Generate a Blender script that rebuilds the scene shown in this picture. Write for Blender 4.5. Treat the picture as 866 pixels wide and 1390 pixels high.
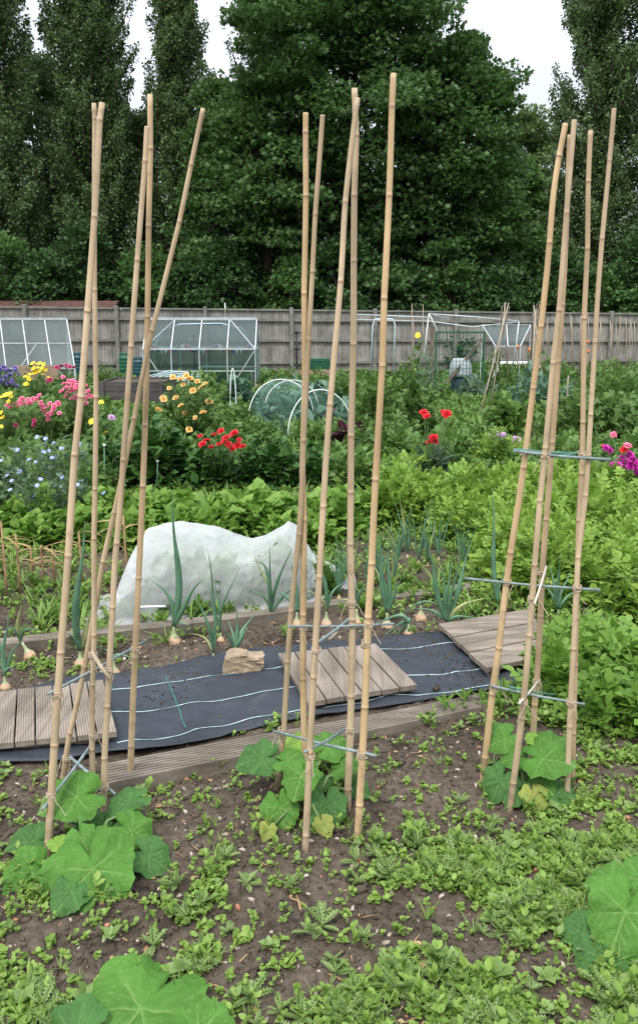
import bpy, math, random
import numpy as np
from mathutils import Vector
R = math.radians
random.seed(7); RNG = np.random.default_rng(7)
scene = bpy.context.scene
for o in list(bpy.data.objects): bpy.data.objects.remove(o)
col = scene.collection

# ---------------------------------------------------------------- camera
CAM_H = 1.55; FPX = 1150.0; PP = (433.0, 650.0); PITCH = math.atan((650 - 432) / FPX)
cd = bpy.data.cameras.new('camera'); cam = bpy.data.objects.new('camera', cd); col.objects.link(cam)
cam.location = (0, 0, CAM_H); cam.rotation_euler = (R(90) - PITCH, 0, 0)
cd.sensor_fit = 'VERTICAL'; cd.sensor_height = 36.0; cd.lens = FPX / 1390 * 36.0
cd.shift_y = -45.0 / 1390; cd.clip_end = 1000; cd.clip_start = 0.05
scene.camera = cam
# ---------------------------------------------------------------- sky and sun (overcast)
SUN_EL, SUN_AZ = R(58), R(200)          # azimuth measured clockwise from +Y
world = bpy.data.worlds.new('World'); scene.world = world; world.use_nodes = True
wn = world.node_tree; wn.nodes.clear()
wo = wn.nodes.new('ShaderNodeOutputWorld'); bg = wn.nodes.new('ShaderNodeBackground')
sky = wn.nodes.new('ShaderNodeTexSky'); sky.sky_type = 'NISHITA'; sky.sun_disc = False
sky.sun_elevation = SUN_EL; sky.sun_rotation = SUN_AZ; sky.dust_density = 3.0; sky.ozone_density = 1.0
tc = wn.nodes.new('ShaderNodeTexCoord'); mp = wn.nodes.new('ShaderNodeMapping'); mp.inputs['Scale'].default_value = (1, 1, 2.6)
nz = wn.nodes.new('ShaderNodeTexNoise'); nz.inputs['Scale'].default_value = 2.2; nz.inputs['Detail'].default_value = 5; nz.inputs['Roughness'].default_value = .5
cr = wn.nodes.new('ShaderNodeValToRGB'); cr.color_ramp.elements[0].position = .3; cr.color_ramp.elements[1].position = .75
cr.color_ramp.elements[0].color = (4.9, 5.25, 5.9, 1); cr.color_ramp.elements[1].color = (5.9, 6.15, 6.6, 1)
mx = wn.nodes.new('ShaderNodeMixRGB'); mx.inputs[0].default_value = .9
wn.links.new(tc.outputs['Generated'], mp.inputs[0]); wn.links.new(mp.outputs[0], nz.inputs['Vector'])
wn.links.new(nz.outputs['Fac'], cr.inputs[0]); wn.links.new(sky.outputs[0], mx.inputs[1]); wn.links.new(cr.outputs[0], mx.inputs[2])
sx_ = wn.nodes.new('ShaderNodeSeparateXYZ'); wn.links.new(tc.outputs['Generated'], sx_.inputs[0])
mr_ = wn.nodes.new('ShaderNodeMapRange'); mr_.inputs[1].default_value = .05; mr_.inputs[2].default_value = 1; mr_.inputs[3].default_value = .60; mr_.inputs[4].default_value = 2.45
wn.links.new(sx_.outputs['Z'], mr_.inputs[0]); ml_ = wn.nodes.new('ShaderNodeVectorMath'); ml_.operation = 'SCALE'
wn.links.new(mx.outputs[0], ml_.inputs[0]); wn.links.new(mr_.outputs[0], ml_.inputs['Scale']); wn.links.new(ml_.outputs[0], bg.inputs[0]); bg.inputs[1].default_value = 0.1
wn.links.new(bg.outputs[0], wo.inputs[0])
sd = bpy.data.lights.new('sun', 'SUN'); sd.energy = 1.5; sd.angle = R(14); sd.color = (1, .97, .92)
sun = bpy.data.objects.new('sun', sd); col.objects.link(sun); sun.rotation_euler = (R(90) - SUN_EL, 0, -SUN_AZ + math.pi)
scene.view_settings.view_transform = 'Standard'; scene.view_settings.look = 'None'
scene.view_settings.exposure = 0.96; scene.view_settings.gamma = 1.0
scene.view_settings.use_curve_mapping = False
scene.render.engine = 'CYCLES'
scene.cycles.max_bounces = 6; scene.cycles.transparent_max_bounces = 12

# ---------------------------------------------------------------- pixel helpers
CP, SP = math.cos(PITCH), math.sin(PITCH)
def ray(px, py):
    x = (px - PP[0]) / FPX; y = -(py - PP[1]) / FPX
    return Vector((x, CP + y * SP, -SP + y * CP))
def G(px, py, z=0.0):
    d = ray(px, py); t = (z - CAM_H) / d.z
    return Vector((d.x * t, d.y * t, z))
def AT(px, py, Y):
    d = ray(px, py); t = Y / d.y
    return Vector((d.x * t, Y, CAM_H + d.z * t))

# ---------------------------------------------------------------- noise
def _hash(ix, iy, s):
    h = (ix * 374761393 + iy * 668265263 + s * 974711) & 0xffffffff
    h = ((h ^ (h >> 13)) * 1274126177) & 0xffffffff
    return ((h ^ (h >> 16)) & 0xffff) / 65535.0
def vnoise(x, y, s=0):
    x = np.asarray(x, float); y = np.asarray(y, float)
    ix = np.floor(x).astype(np.int64); iy = np.floor(y).astype(np.int64)
    fx = x - ix; fy = y - iy; fx = fx * fx * (3 - 2 * fx); fy = fy * fy * (3 - 2 * fy)
    a = _hash(ix, iy, s); b = _hash(ix + 1, iy, s); c = _hash(ix, iy + 1, s); d = _hash(ix + 1, iy + 1, s)
    return (a * (1 - fx) + b * fx) * (1 - fy) + (c * (1 - fx) + d * fx) * fy
def fbm(x, y, oct=4, s=0):
    v = 0; a = .5; f = 1.0
    for i in range(oct):
        v = v + a * vnoise(np.asarray(x) * f, np.asarray(y) * f, s + i * 17); a *= .5; f *= 2.03
    return v / (1 - .5 ** oct)
def gz(x, y):
    x = np.asarray(x, float); y = np.asarray(y, float)
    fade = np.clip((9 - np.abs(y - 1)) / 4, 0, 1)
    return (fbm(x * 1.7, y * 1.7, 3, 3) - .5) * .05 * fade + (fbm(x * 11, y * 11, 4, 9) - .5) * .032 * fade + (fbm(x * 45, y * 45, 2, 21) - .5) * .012 * fade
def gzs(x, y): return float(gz(x, y))
def ZG(px, py):
    p = G(px, py); p.z = gzs(p.x, p.y); return p

# ---------------------------------------------------------------- object helpers
def tag(o, label=None, cat=None, group=None, kind=None):
    if label: o['label'] = label
    if cat: o['category'] = cat
    if group: o['group'] = group
    if kind: o['kind'] = kind
    return o
def empty(name, loc, rz=0, **k):
    o = bpy.data.objects.new(name, None); col.objects.link(o); o.location = loc; o.rotation_euler = (0, 0, rz)
    o.empty_display_size = .1
    return tag(o, **k)
def mesh_np(name, verts, faces, mats, smooth=False, midx=None):
    """faces: list of int arrays, each (n,k)"""
    me = bpy.data.meshes.new(name)
    verts = np.asarray(verts, np.float32); faces = [np.asarray(f, np.int32) for f in faces if len(f)]
    me.vertices.add(len(verts)); me.vertices.foreach_set('co', verts.ravel())
    nl = sum(f.size for f in faces); npoly = sum(len(f) for f in faces)
    me.loops.add(nl); me.loops.foreach_set('vertex_index', np.concatenate([f.ravel() for f in faces]))
    me.polygons.add(npoly)
    tot = np.concatenate([np.full(len(f), f.shape[1], np.int32) for f in faces])
    st = np.concatenate([[0], np.cumsum(tot)[:-1]]).astype(np.int32)
    me.polygons.foreach_set('loop_start', st); me.polygons.foreach_set('loop_total', tot)
    if midx is not None: me.polygons.foreach_set('material_index', np.asarray(midx, np.int32))
    if smooth: me.polygons.foreach_set('use_smooth', np.ones(npoly, bool))
    for m in (mats if isinstance(mats, (list, tuple)) else [mats]): me.materials.append(m)
    me.update(calc_edges=True); me.validate()
    return me
def link(name, me, parent=None, loc=None, **k):
    o = bpy.data.objects.new(name, me); col.objects.link(o)
    if parent is not None: o.parent = parent
    if loc is not None: o.location = loc
    return tag(o, **k)
def copy_tree(o, parent=None):
    c = o.copy(); col.objects.link(c); c.parent = parent
    for ch in [x for x in bpy.data.objects if x.parent == o and x != c]: copy_tree(ch, c)
    return c

class MB:
    """collects faces; local coordinates relative to origin o"""
    def __init__(s, o=(0, 0, 0)): s.v = []; s.f = []; s.m = []; s.n = 0; s.o = np.array(o, float)
    def add(s, verts, faces, mi=0):
        for p in verts: s.v.append((p[0], p[1], p[2]))
        for f in faces: s.f.append([i + s.n for i in f]); s.m.append(mi)
        s.n += len(verts); return s
    def hexa(s, P, mi=0):   # 8 points: bottom 4 ccw, top 4 ccw
        return s.add(P, [(3, 2, 1, 0), (4, 5, 6, 7), (0, 1, 5, 4), (1, 2, 6, 5), (2, 3, 7, 6), (3, 0, 4, 7)], mi)
    def box(s, a, b, mi=0):
        x0, y0, z0 = a; x1, y1, z1 = b
        return s.hexa([(x0, y0, z0), (x1, y0, z0), (x1, y1, z0), (x0, y1, z0), (x0, y0, z1), (x1, y0, z1), (x1, y1, z1), (x0, y1, z1)], mi)
    def bar(s, p, q, w, h=None, up=(0, 0, 1), mi=0):
        h = h or w; p = Vector(p); q = Vector(q); d = (q - p).normalized(); u = Vector(up)
        if abs(d.dot(u)) > .95: u = Vector((1, 0, 0))
        a = d.cross(u).normalized(); b = a.cross(d).normalized()
        P = []
        for e in (p, q):
            for sa, sb in ((-1, -1), (1, -1), (1, 1), (-1, 1)): P.append(e + a * (w / 2 * sa) + b * (h / 2 * sb))
        return s.add(P, [(0, 1, 2, 3), (7, 6, 5, 4), (0, 4, 5, 1), (1, 5, 6, 2), (2, 6, 7, 3), (3, 7, 4, 0)], mi)
    def tube(s, pts, rad, n=8, mi=0, mis=None, cap=True):
        pts = [Vector(p) for p in pts]; N = len(pts)
        if not hasattr(rad, '__len__'): rad = [rad] * N
        a = None; base = s.n; V = []
        for i, p in enumerate(pts):
            d = (pts[min(i + 1, N - 1)] - pts[max(i - 1, 0)])
            d = d.normalized() if d.length > 1e-9 else Vector((0, 0, 1))
            if a is None:
                u = Vector((0, 0, 1)) if abs(d.z) < .9 else Vector((1, 0, 0)); a = d.cross(u).normalized()
            else:
                a = (a - d * a.dot(d)).normalized()
            b = d.cross(a)
            for k in range(n):
                t = 2 * math.pi * k / n; V.append(p + (a * math.cos(t) + b * math.sin(t)) * rad[i])
        F = []; M = []
        for i in range(N - 1):
            for k in range(n):
                F.append((i * n + k, i * n + (k + 1) % n, (i + 1) * n + (k + 1) % n, (i + 1) * n + k)); M.append(mis[i] if mis else mi)
        if cap:
            F.append(tuple(range(n - 1, -1, -1))); M.append(mi); F.append(tuple((N - 1) * n + k for k in range(n))); M.append(mi)
        s.v += [tuple(v) for v in V]; s.f += [[i + base for i in f] for f in F]; s.m += M; s.n += len(V); return s
    def sphere(s, c, r, nu=10, nv=6, mi=0, jit=0):
        rx, ry, rz = r if hasattr(r, '__len__') else (r, r, r); V = []
        for i in range(nv + 1):
            ph = math.pi * i / nv
            for k in range(nu):
                t = 2 * math.pi * k / nu; j = 1 + random.uniform(-jit, jit)
                V.append((c[0] + rx * j * math.sin(ph) * math.cos(t), c[1] + ry * j * math.sin(ph) * math.sin(t), c[2] + rz * j * math.cos(ph)))
        return s.add(V, [(i * nu + k, (i + 1) * nu + k, (i + 1) * nu + (k + 1) % nu, i * nu + (k + 1) % nu) for i in range(nv) for k in range(nu)], mi)
    def lathe(s, c, prof, n=24, mi=0):
        V = []
        for r, z in prof:
            for k in range(n):
                t = 2 * math.pi * k / n; V.append((c[0] + r * math.cos(t), c[1] + r * math.sin(t), c[2] + z))
        F = [(i * n + k, i * n + (k + 1) % n, (i + 1) * n + (k + 1) % n, (i + 1) * n + k) for i in range(len(prof) - 1) for k in range(n)]
        F.append(tuple(range(n - 1, -1, -1))); F.append(tuple((len(prof) - 1) * n + k for k in range(n)))
        return s.add(V, F, mi)
    def build(s, name, mats, parent=None, smooth=False, bevel=0, **k):
        me = bpy.data.meshes.new(name)
        o = s.o; me.from_pydata([(v[0] - o[0], v[1] - o[1], v[2] - o[2]) for v in s.v], [], s.f)
        for m in (mats if isinstance(mats, (list, tuple)) else [mats]): me.materials.append(m)
        me.polygons.foreach_set('material_index', s.m)
        if smooth: me.polygons.foreach_set('use_smooth', [True] * len(s.f))
        me.update()
        ob = link(name, me, parent, **k)
        if parent is None: ob.location = tuple(o)
        if bevel:
            b = ob.modifiers.new('bevel', 'BEVEL'); b.width = bevel; b.segments = 2; b.limit_method = 'ANGLE'
        return ob

# ---------------------------------------------------------------- materials
MATS = {}
def newmat(name):
    m = bpy.data.materials.new(name); m.use_nodes = True; nt = m.node_tree; nt.nodes.clear()
    out = nt.nodes.new('ShaderNodeOutputMaterial'); MATS[name] = m
    return m, nt, out
def ramp(nt, cols, fac):
    r = nt.nodes.new('ShaderNodeValToRGB'); e = r.color_ramp.elements
    while len(e) < len(cols): e.new(.5)
    for i, c in enumerate(cols):
        e[i].position = i / (len(cols) - 1) if len(c) == 3 else c[3]; e[i].color = (*c[:3], 1)
    nt.links.new(fac, r.inputs[0]); return r.outputs[0]
def noise(nt, scale, detail=4, vec=None, rough=.55, coord='Object'):
    n = nt.nodes.new('ShaderNodeTexNoise'); n.inputs['Scale'].default_value = scale; n.inputs['Detail'].default_value = detail; n.inputs['Roughness'].default_value = rough
    if vec is None:
        t = nt.nodes.new('ShaderNodeTexCoord'); vec = t.outputs[coord]
    nt.links.new(vec, n.inputs['Vector']); return n.outputs['Fac']
def mapped(nt, sc, coord='Object', rot=(0, 0, 0)):
    t = nt.nodes.new('ShaderNodeTexCoord'); m = nt.nodes.new('ShaderNodeMapping'); m.inputs['Scale'].default_value = sc; m.inputs['Rotation'].default_value = rot
    nt.links.new(t.outputs[coord], m.inputs[0]); return m.outputs[0]
def bumpn(nt, h, strength=.3, dist=.01):
    b = nt.nodes.new('ShaderNodeBump'); b.inputs['Strength'].default_value = strength; b.inputs['Distance'].default_value = dist
    nt.links.new(h, b.inputs['Height']); return b.outputs[0]
def mixc(nt, a, b, f, mode='MIX'):
    m = nt.nodes.new('ShaderNodeMixRGB'); m.blend_type = mode
    for s, v in ((m.inputs[0], f), (m.inputs[1], a), (m.inputs[2], b)):
        if isinstance(v, (tuple, list)): s.default_value = (*v[:3], 1)
        elif isinstance(v, (int, float)): s.default_value = v
        else: nt.links.new(v, s)
    return m.outputs[0]
def plain(name, c, rough=.6, metal=0, var=.15, scale=6, bump=0, spec=.3):
    m, nt, out = newmat(name); p = nt.nodes.new('ShaderNodeBsdfPrincipled')
    n = noise(nt, scale, 5)
    p.inputs['Roughness'].default_value = rough; p.inputs['Metallic'].default_value = metal; p.inputs['Specular IOR Level'].default_value = spec
    nt.links.new(ramp(nt, [tuple(x * (1 - var) for x in c) + (.3,), tuple(min(1, x * (1 + var)) for x in c) + (.7,)], n), p.inputs['Base Color'])
    if bump: nt.links.new(bumpn(nt, noise(nt, scale * 8, 4), bump, .005), p.inputs['Normal'])
    nt.links.new(p.outputs[0], out.inputs[0]); return m
def leafmat(name, cols, trans=.25, rough=.5, spec=.25, patch=None):
    """colour differs from leaf to leaf (random per island)"""
    m, nt, out = newmat(name); p = nt.nodes.new('ShaderNodeBsdfPrincipled'); g = nt.nodes.new('ShaderNodeNewGeometry')
    oi = nt.nodes.new('ShaderNodeObjectInfo')
    ad = nt.nodes.new('ShaderNodeMath'); ad.operation = 'MULTIPLY_ADD'; ad.inputs[1].default_value = .75
    ml = nt.nodes.new('ShaderNodeMath'); ml.operation = 'MULTIPLY'; ml.inputs[1].default_value = .25
    nt.links.new(oi.outputs['Random'], ml.inputs[0]); nt.links.new(g.outputs['Random Per Island'], ad.inputs[0]); nt.links.new(ml.outputs[0], ad.inputs[2])
    c = ramp(nt, cols, ad.outputs[0])
    p.inputs['Roughness'].default_value = rough; p.inputs['Specular IOR Level'].default_value = spec
    nt.links.new(c, p.inputs['Base Color'])
    t = nt.nodes.new('ShaderNodeBsdfTranslucent'); nt.links.new(mixc(nt, c, (.9, 1, .35), .35, 'MIX') if False else c, t.inputs[0])
    ms = nt.nodes.new('ShaderNodeMixShader'); ms.inputs[0].default_value = trans
    nt.links.new(p.outputs[0], ms.inputs[1]); nt.links.new(t.outputs[0], ms.inputs[2]); nt.links.new(ms.outputs[0], out.inputs[0])
    return m
def woodmat(name, c1, c2, axis='x', scale=1.0, rough=.85, island=.35, bump=.4, foot=False):
    m, nt, out = newmat(name); p = nt.nodes.new('ShaderNodeBsdfPrincipled')
    sc = {'x': (2, 40, 40), 'y': (40, 2, 40), 'z': (40, 40, 2)}[axis]
    v = mapped(nt, tuple(s * scale for s in sc)); n = noise(nt, 1.0, 6, v, .65); n2 = noise(nt, 3.5, 4)
    g = nt.nodes.new('ShaderNodeNewGeometry')
    c = ramp(nt, [c1 + (.3,), c2 + (.72,)], n)
    c = mixc(nt, c, ramp(nt, [(.42, .41, .38, .3), (1, 1, 1, .62)], n2), .65, 'MULTIPLY')
    c = mixc(nt, c, ramp(nt, [(.62, .61, .6, 0), (1.1, 1.08, 1.04, 1)], g.outputs['Random Per Island']), island, 'MULTIPLY')
    if foot:     # mud splashes on the lowest part of each cane, tint differs from cane to cane
        tt = nt.nodes.new('ShaderNodeTexCoord'); sp = nt.nodes.new('ShaderNodeSeparateXYZ'); nt.links.new(tt.outputs['Object'], sp.inputs[0])
        ad = nt.nodes.new('ShaderNodeMath'); ad.operation = 'MULTIPLY_ADD'; ad.inputs[1].default_value = .35; nt.links.new(noise(nt, 22, 5), ad.inputs[0]); nt.links.new(sp.outputs['Z'], ad.inputs[2])
        c = mixc(nt, (.11, .085, .065), c, ramp(nt, [(.2, .2, .2, .14), (1, 1, 1, .30)], ad.outputs[0]))
        oi = nt.nodes.new('ShaderNodeObjectInfo'); c = mixc(nt, c, ramp(nt, [(.74, .73, .68, 0), (1.0, .98, .95, .45), (1.08, .98, .80, 1)], oi.outputs['Random']), .9, 'MULTIPLY')
        c = mixc(nt, c, (.30, .22, .15), ramp(nt, [(0, 0, 0, .56), (.7, .7, .7, .70)], noise(nt, 16, 6, rough=.75)))
    nt.links.new(c, p.inputs['Base Color']); p.inputs['Roughness'].default_value = rough; p.inputs['Specular IOR Level'].default_value = .2
    nt.links.new(bumpn(nt, n, bump, .004), p.inputs['Normal'])
    nt.links.new(p.outputs[0], out.inputs[0]); return m

# soil / ground
def ground_mat():
    m, nt, out = newmat('soil'); p = nt.nodes.new('ShaderNodeBsdfPrincipled')
    n1 = noise(nt, 2.2, 6); n2 = noise(nt, 34, 6, rough=.7); n3 = noise(nt, 130, 3)
    c = ramp(nt, [(.046, .036, .027, .3), (.092, .074, .056, .52), (.158, .128, .098, .75)], n2)
    c = mixc(nt, c, ramp(nt, [(.5, .48, .47, .35), (1.15, 1.12, 1.1, .62)], n1), .8, 'MULTIPLY')
    vo = nt.nodes.new('ShaderNodeTexVoronoi'); vo.inputs['Scale'].default_value = 60; t = nt.nodes.new('ShaderNodeTexCoord'); nt.links.new(t.outputs['Object'], vo.inputs['Vector'])
    grit = ramp(nt, [(1, 1, 1, .06), (0, 0, 0, .12)], vo.outputs['Distance'])
    sel = ramp(nt, [(0, 0, 0, .55), (1, 1, 1, .6)], noise(nt, 23, 3))
    c = mixc(nt, c, (.34, .29, .23), mixc(nt, grit, sel, 1.0, 'MULTIPLY'))
    # green moss and weeds film in places further back
    sep = nt.nodes.new('ShaderNodeSeparateXYZ'); nt.links.new(t.outputs['Object'], sep.inputs[0])
    mr = nt.nodes.new('ShaderNodeMapRange'); mr.inputs[1].default_value = 5.0; mr.inputs[2].default_value = 11; nt.links.new(sep.outputs['Y'], mr.inputs[0])
    c = mixc(nt, c, ramp(nt, [(.05, .075, .022, .3), (.085, .12, .035, .7)], n2), mixc(nt, mr.outputs[0], ramp(nt, [(.25, .25, .25, .4), (1, 1, 1, .6)], n1), 1.0, 'MULTIPLY'))
    nt.links.new(c, p.inputs['Base Color']); p.inputs['Roughness'].default_value = .95; p.inputs['Specular IOR Level'].default_value = .15
    b = bumpn(nt, n2, .6, .012); b2 = nt.nodes.new('ShaderNodeBump'); b2.inputs['Strength'].default_value = .5; b2.inputs['Distance'].default_value = .004
    nt.links.new(n3, b2.inputs['Height']); nt.links.new(b, b2.inputs['Normal']); nt.links.new(b2.outputs[0], p.inputs['Normal'])
    nt.links.new(p.outputs[0], out.inputs[0]); return m
M_soil = ground_mat()
M_cane = woodmat('bamboo', (.53, .405, .262), (.70, .565, .39), 'z', .8, .5, .3, .1, foot=True)
M_cane_old = woodmat('old_bamboo', (.30, .25, .19), (.45, .38, .29), 'z', .8, .8, .4, .1)
M_node = plain('bamboo_node', (.36, .24, .15), .6, var=.3, scale=30)
M_twine = plain('jute_twine', (.42, .34, .24), .95, var=.25, scale=200)
M_twine_w = plain('pale_string', (.50, .46, .37), .95, var=.2, scale=200)
M_rod = plain('coated_rod', (.20, .25, .25), .45, var=.35, scale=60)
M_rodg = plain('green_rod', (.07, .2, .15), .45, var=.35, scale=60)
M_deck = woodmat('weathered_decking_long', (.155, .13, .105), (.36, .31, .255), 'y', .6, island=.5)
M_deckx = woodmat('weathered_decking_wide', (.155, .13, .105), (.36, .31, .255), 'x', .6, island=.5)
M_oldwood = woodmat('old_plank_wood', (.12, .10, .08), (.30, .26, .21), 'x', .6)
M_fence = woodmat('silver_fence_wood', (.20, .19, .175), (.36, .345, .315), 'z', .25, island=.5)
M_fencex = woodmat('silver_rail_wood', (.17, .165, .15), (.31, .30, .27), 'x', .2, island=.3)
M_darkwood = woodmat('dark_bed_wood', (.055, .05, .052), (.16, .145, .14), 'x', .3, island=.5)
M_tanwood = woodmat('tan_timber', (.30, .21, .14), (.45, .34, .24), 'x', .3)
M_post = woodmat('post_wood', (.12, .1, .075), (.24, .2, .155), 'z', .3)
M_alu = plain('aluminium_frame', (.50, .53, .53), .5, .3, .15)
M_white = plain('white_plastic', (.72, .74, .72), .4, 0, .08)
M_pipe = plain('pale_blue_pipe', (.55, .68, .72), .4, 0, .1)
M_black = plain('black_iron', (.02, .02, .022), .5, 0, .3)
M_greenp = plain('green_plastic', (.02, .10, .055), .45, 0, .2)
M_teal = plain('teal_plastic', (.02, .07, .08), .45, 0, .2)
M_bluep = plain('dark_blue_plastic', (.05, .08, .11), .5, 0, .2)
M_greyp = plain('pale_grey_plastic', (.42, .46, .48), .5, 0, .12)
M_rock = plain('sandstone', (.30, .23, .155), .9, 0, .4, 14, .8)
M_stone = plain('pale_pebbles', (.36, .30, .24), .85, 0, .5, 30, .2)
M_bark = woodmat('bark', (.06, .052, .04), (.15, .13, .10), 'z', .12, bump=1.0)
M_stem = plain('green_stem', (.13, .20, .07), .6, 0, .25)
M_brown = plain('dry_stem', (.30, .19, .10), .8, 0, .3)
M_bulb = plain('onion_skin', (.46, .31, .19), .45, 0, .3, 25)
M_bulbw = plain('onion_neck', (.36, .40, .22), .5, 0, .3, 25)
M_onion = plain('onion_leaf', (.09, .19, .11), .42, 0, .3, 10, spec=.45)
M_onion_y = plain('yellowing_onion_leaf', (.28, .30, .12), .5, 0, .35, 14)
M_brick = plain('dark_roof_brick', (.10, .05, .04), .9, 0, .3)

M_maple = leafmat('maple_leaves', [(0.047, 0.104, 0.028), (0.083, 0.159, 0.044), (0.132, 0.229, 0.071)], 0.4)
M_maple2 = leafmat('maple_leaves_mid', [(0.056, 0.115, 0.033), (0.090, 0.184, 0.049), (0.131, 0.245, 0.069)], 0.4)
M_poplar = leafmat('poplar_leaves', [(0.076, 0.129, 0.046), (0.128, 0.196, 0.073), (0.200, 0.280, 0.121)], 0.38, .45)
M_bright = leafmat('birch_leaves', [(.08, .13, .04), (.12, .19, .06), (.17, .24, .09)], .3)
M_shrub = leafmat('dark_shrub_leaves', [(0.030, 0.068, 0.022), (0.054, 0.112, 0.035), (0.084, 0.159, 0.049)], 0.28)
M_potato = leafmat('potato_leaves', [(0.156, 0.270, 0.039), (0.213, 0.348, 0.055), (0.312, 0.432, 0.083)], 0.4)
M_bean = leafmat('bean_leaves', [(0.112, 0.216, 0.033), (0.156, 0.288, 0.046), (0.219, 0.360, 0.066)], 0.38)
M_dahlia = leafmat('dahlia_leaves', [(0.036, 0.098, 0.022), (0.058, 0.138, 0.031), (0.090, 0.184, 0.044)], 0.28, .4)
M_rose = leafmat('rose_leaves', [(0.065, 0.125, 0.031), (0.104, 0.188, 0.044), (0.163, 0.250, 0.066)], 0.32)
M_mid = leafmat('mid_green_leaves', [(0.078, 0.150, 0.033), (0.117, 0.213, 0.050), (0.169, 0.275, 0.066)], 0.36)
M_sage = leafmat('grey_green_leaves', [(0.096, 0.156, 0.096), (0.138, 0.210, 0.132), (0.192, 0.264, 0.180)], 0.3)
M_weed = leafmat('weed_leaves', [(0.146, 0.248, 0.042), (0.213, 0.335, 0.063), (0.302, 0.432, 0.105)], 0.36)
M_weedb = leafmat('ragged_weed_leaves', [(0.146, 0.238, 0.058), (0.213, 0.313, 0.095), (0.302, 0.410, 0.158)], 0.34)
M_grass = leafmat('grass_blades', [(.09, .17, .03), (.14, .24, .045), (.20, .30, .08)], .25)
M_dry = leafmat('dry_leaves', [(.25, .14, .06), (.38, .24, .11), (.48, .34, .18)], .2)
M_kale = leafmat('kale_leaves', [(0.078, 0.156, 0.099), (0.117, 0.216, 0.143), (0.169, 0.276, 0.198)], 0.25)
M_purple = leafmat('heuchera_leaves', [(.05, .015, .025), (.09, .03, .045), (.13, .05, .07)], .15)
M_fpink = leafmat('pink_petals', [(0.660, 0.110, 0.220), (0.825, 0.220, 0.352), (0.850, 0.363, 0.462)], 0.3)
M_fdpink = leafmat('deep_pink_petals', [(.42, .03, .12), (.55, .06, .18), (.62, .12, .25)], .2)
M_fred = leafmat('red_petals', [(.45, .006, .012), (.60, .012, .02), (.72, .03, .035)], .15)
M_forange = leafmat('apricot_petals', [(.80, .42, .10), (.85, .55, .18), (.85, .65, .32)], .2)
M_fyellow = leafmat('yellow_petals', [(.80, .52, .02), (.85, .62, .03), (.85, .70, .08)], .2)
M_fblue = leafmat('pale_blue_petals', [(.30, .38, .72), (.38, .46, .80), (.48, .55, .85)], .2)
M_flav = leafmat('lavender_petals', [(.16, .12, .35), (.25, .18, .48), (.32, .25, .55)], .2)
M_fmag = leafmat('magenta_petals', [(.45, .01, .28), (.60, .03, .40), (.70, .08, .45)], .2)
M_flilac = leafmat('lilac_petals', [(.50, .28, .50), (.60, .38, .58), (.66, .46, .62)], .2)
M_fwhite = leafmat('white_petals', [(.7, .7, .62), (.78, .78, .72), (.82, .82, .78)], .2)

def squash_mat(name, base, vein):
    m, nt, out = newmat(name); p = nt.nodes.new('ShaderNodeBsdfPrincipled')
    a = nt.nodes.new('ShaderNodeAttribute'); a.attribute_name = 'vein'
    n = noise(nt, 9, 5); n2 = noise(nt, 90, 4, rough=.7)
    c = ramp(nt, [tuple(x * .78 for x in base) + (.3,), tuple(x * 1.22 for x in base) + (.7,)], n)
    c = mixc(nt, c, vein, a.outputs['Fac'])
    c = mixc(nt, c, ramp(nt, [(.8, .82, .78, .35), (1.1, 1.1, 1.1, .65)], n2), .6, 'MULTIPLY')
    nt.links.new(c, p.inputs['Base Color']); p.inputs['Roughness'].default_value = .6; p.inputs['Specular IOR Level'].default_value = .18
    nt.links.new(bumpn(nt, n2, .7, .006), p.inputs['Normal'])
    t = nt.nodes.new('ShaderNodeBsdfTranslucent'); nt.links.new(c, t.inputs[0]); ms = nt.nodes.new('ShaderNodeMixShader'); ms.inputs[0].default_value = .22
    nt.links.new(p.outputs[0], ms.inputs[1]); nt.links.new(t.outputs[0], ms.inputs[2]); nt.links.new(ms.outputs[0], out.inputs[0]); return m
M_sq = squash_mat('squash_leaf', (.080, .200, .032), (.17, .30, .08))
M_sqd = squash_mat('squash_leaf_dark', (.062, .155, .040), (.12, .23, .07))
M_sqy = squash_mat('squash_leaf_yellowing', (.27, .30, .07), (.18, .28, .08))
M_sqb = squash_mat('squash_leaf_young', (.19, .34, .05), (.32, .45, .12))

def fabric_mat():
    m, nt, out = newmat('woven_weed_fabric'); p = nt.nodes.new('ShaderNodeBsdfPrincipled')
    v = mapped(nt, (420, 420, 420), rot=(0, 0, .35)); w = nt.nodes.new('ShaderNodeTexWave'); w.inputs['Scale'].default_value = .3; nt.links.new(v, w.inputs[0]); w.bands_direction = 'Y'
    c = ramp(nt, [(.019, .023, .030, .3), (.040, .046, .058, .75)], noise(nt, 4, 6))
    c = mixc(nt, c, (.11, .105, .10), ramp(nt, [(0, 0, 0, .58), (.5, .5, .5, .8)], noise(nt, 9, 7, rough=.7)))
    nt.links.new(c, p.inputs['Base Color']); p.inputs['Roughness'].default_value = .6; p.inputs['Specular IOR Level'].default_value = .35
    b = bumpn(nt, w.outputs['Fac'], .25, .001); b2 = nt.nodes.new('ShaderNodeBump'); b2.inputs['Strength'].default_value = .35; b2.inputs['Distance'].default_value = .02
    nt.links.new(noise(nt, 11, 5), b2.inputs['Height']); nt.links.new(b, b2.inputs['Normal']); nt.links.new(b2.outputs[0], p.inputs['Normal'])
    nt.links.new(p.outputs[0], out.inputs[0]); return m
M_fabric = fabric_mat()
M_stripe = plain('woven_marker_line', (.34, .45, .44), .6, 0, .3, 40)
M_stripeg = plain('green_marker_line', (.03, .16, .12), .6, 0, .3, 40)
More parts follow.
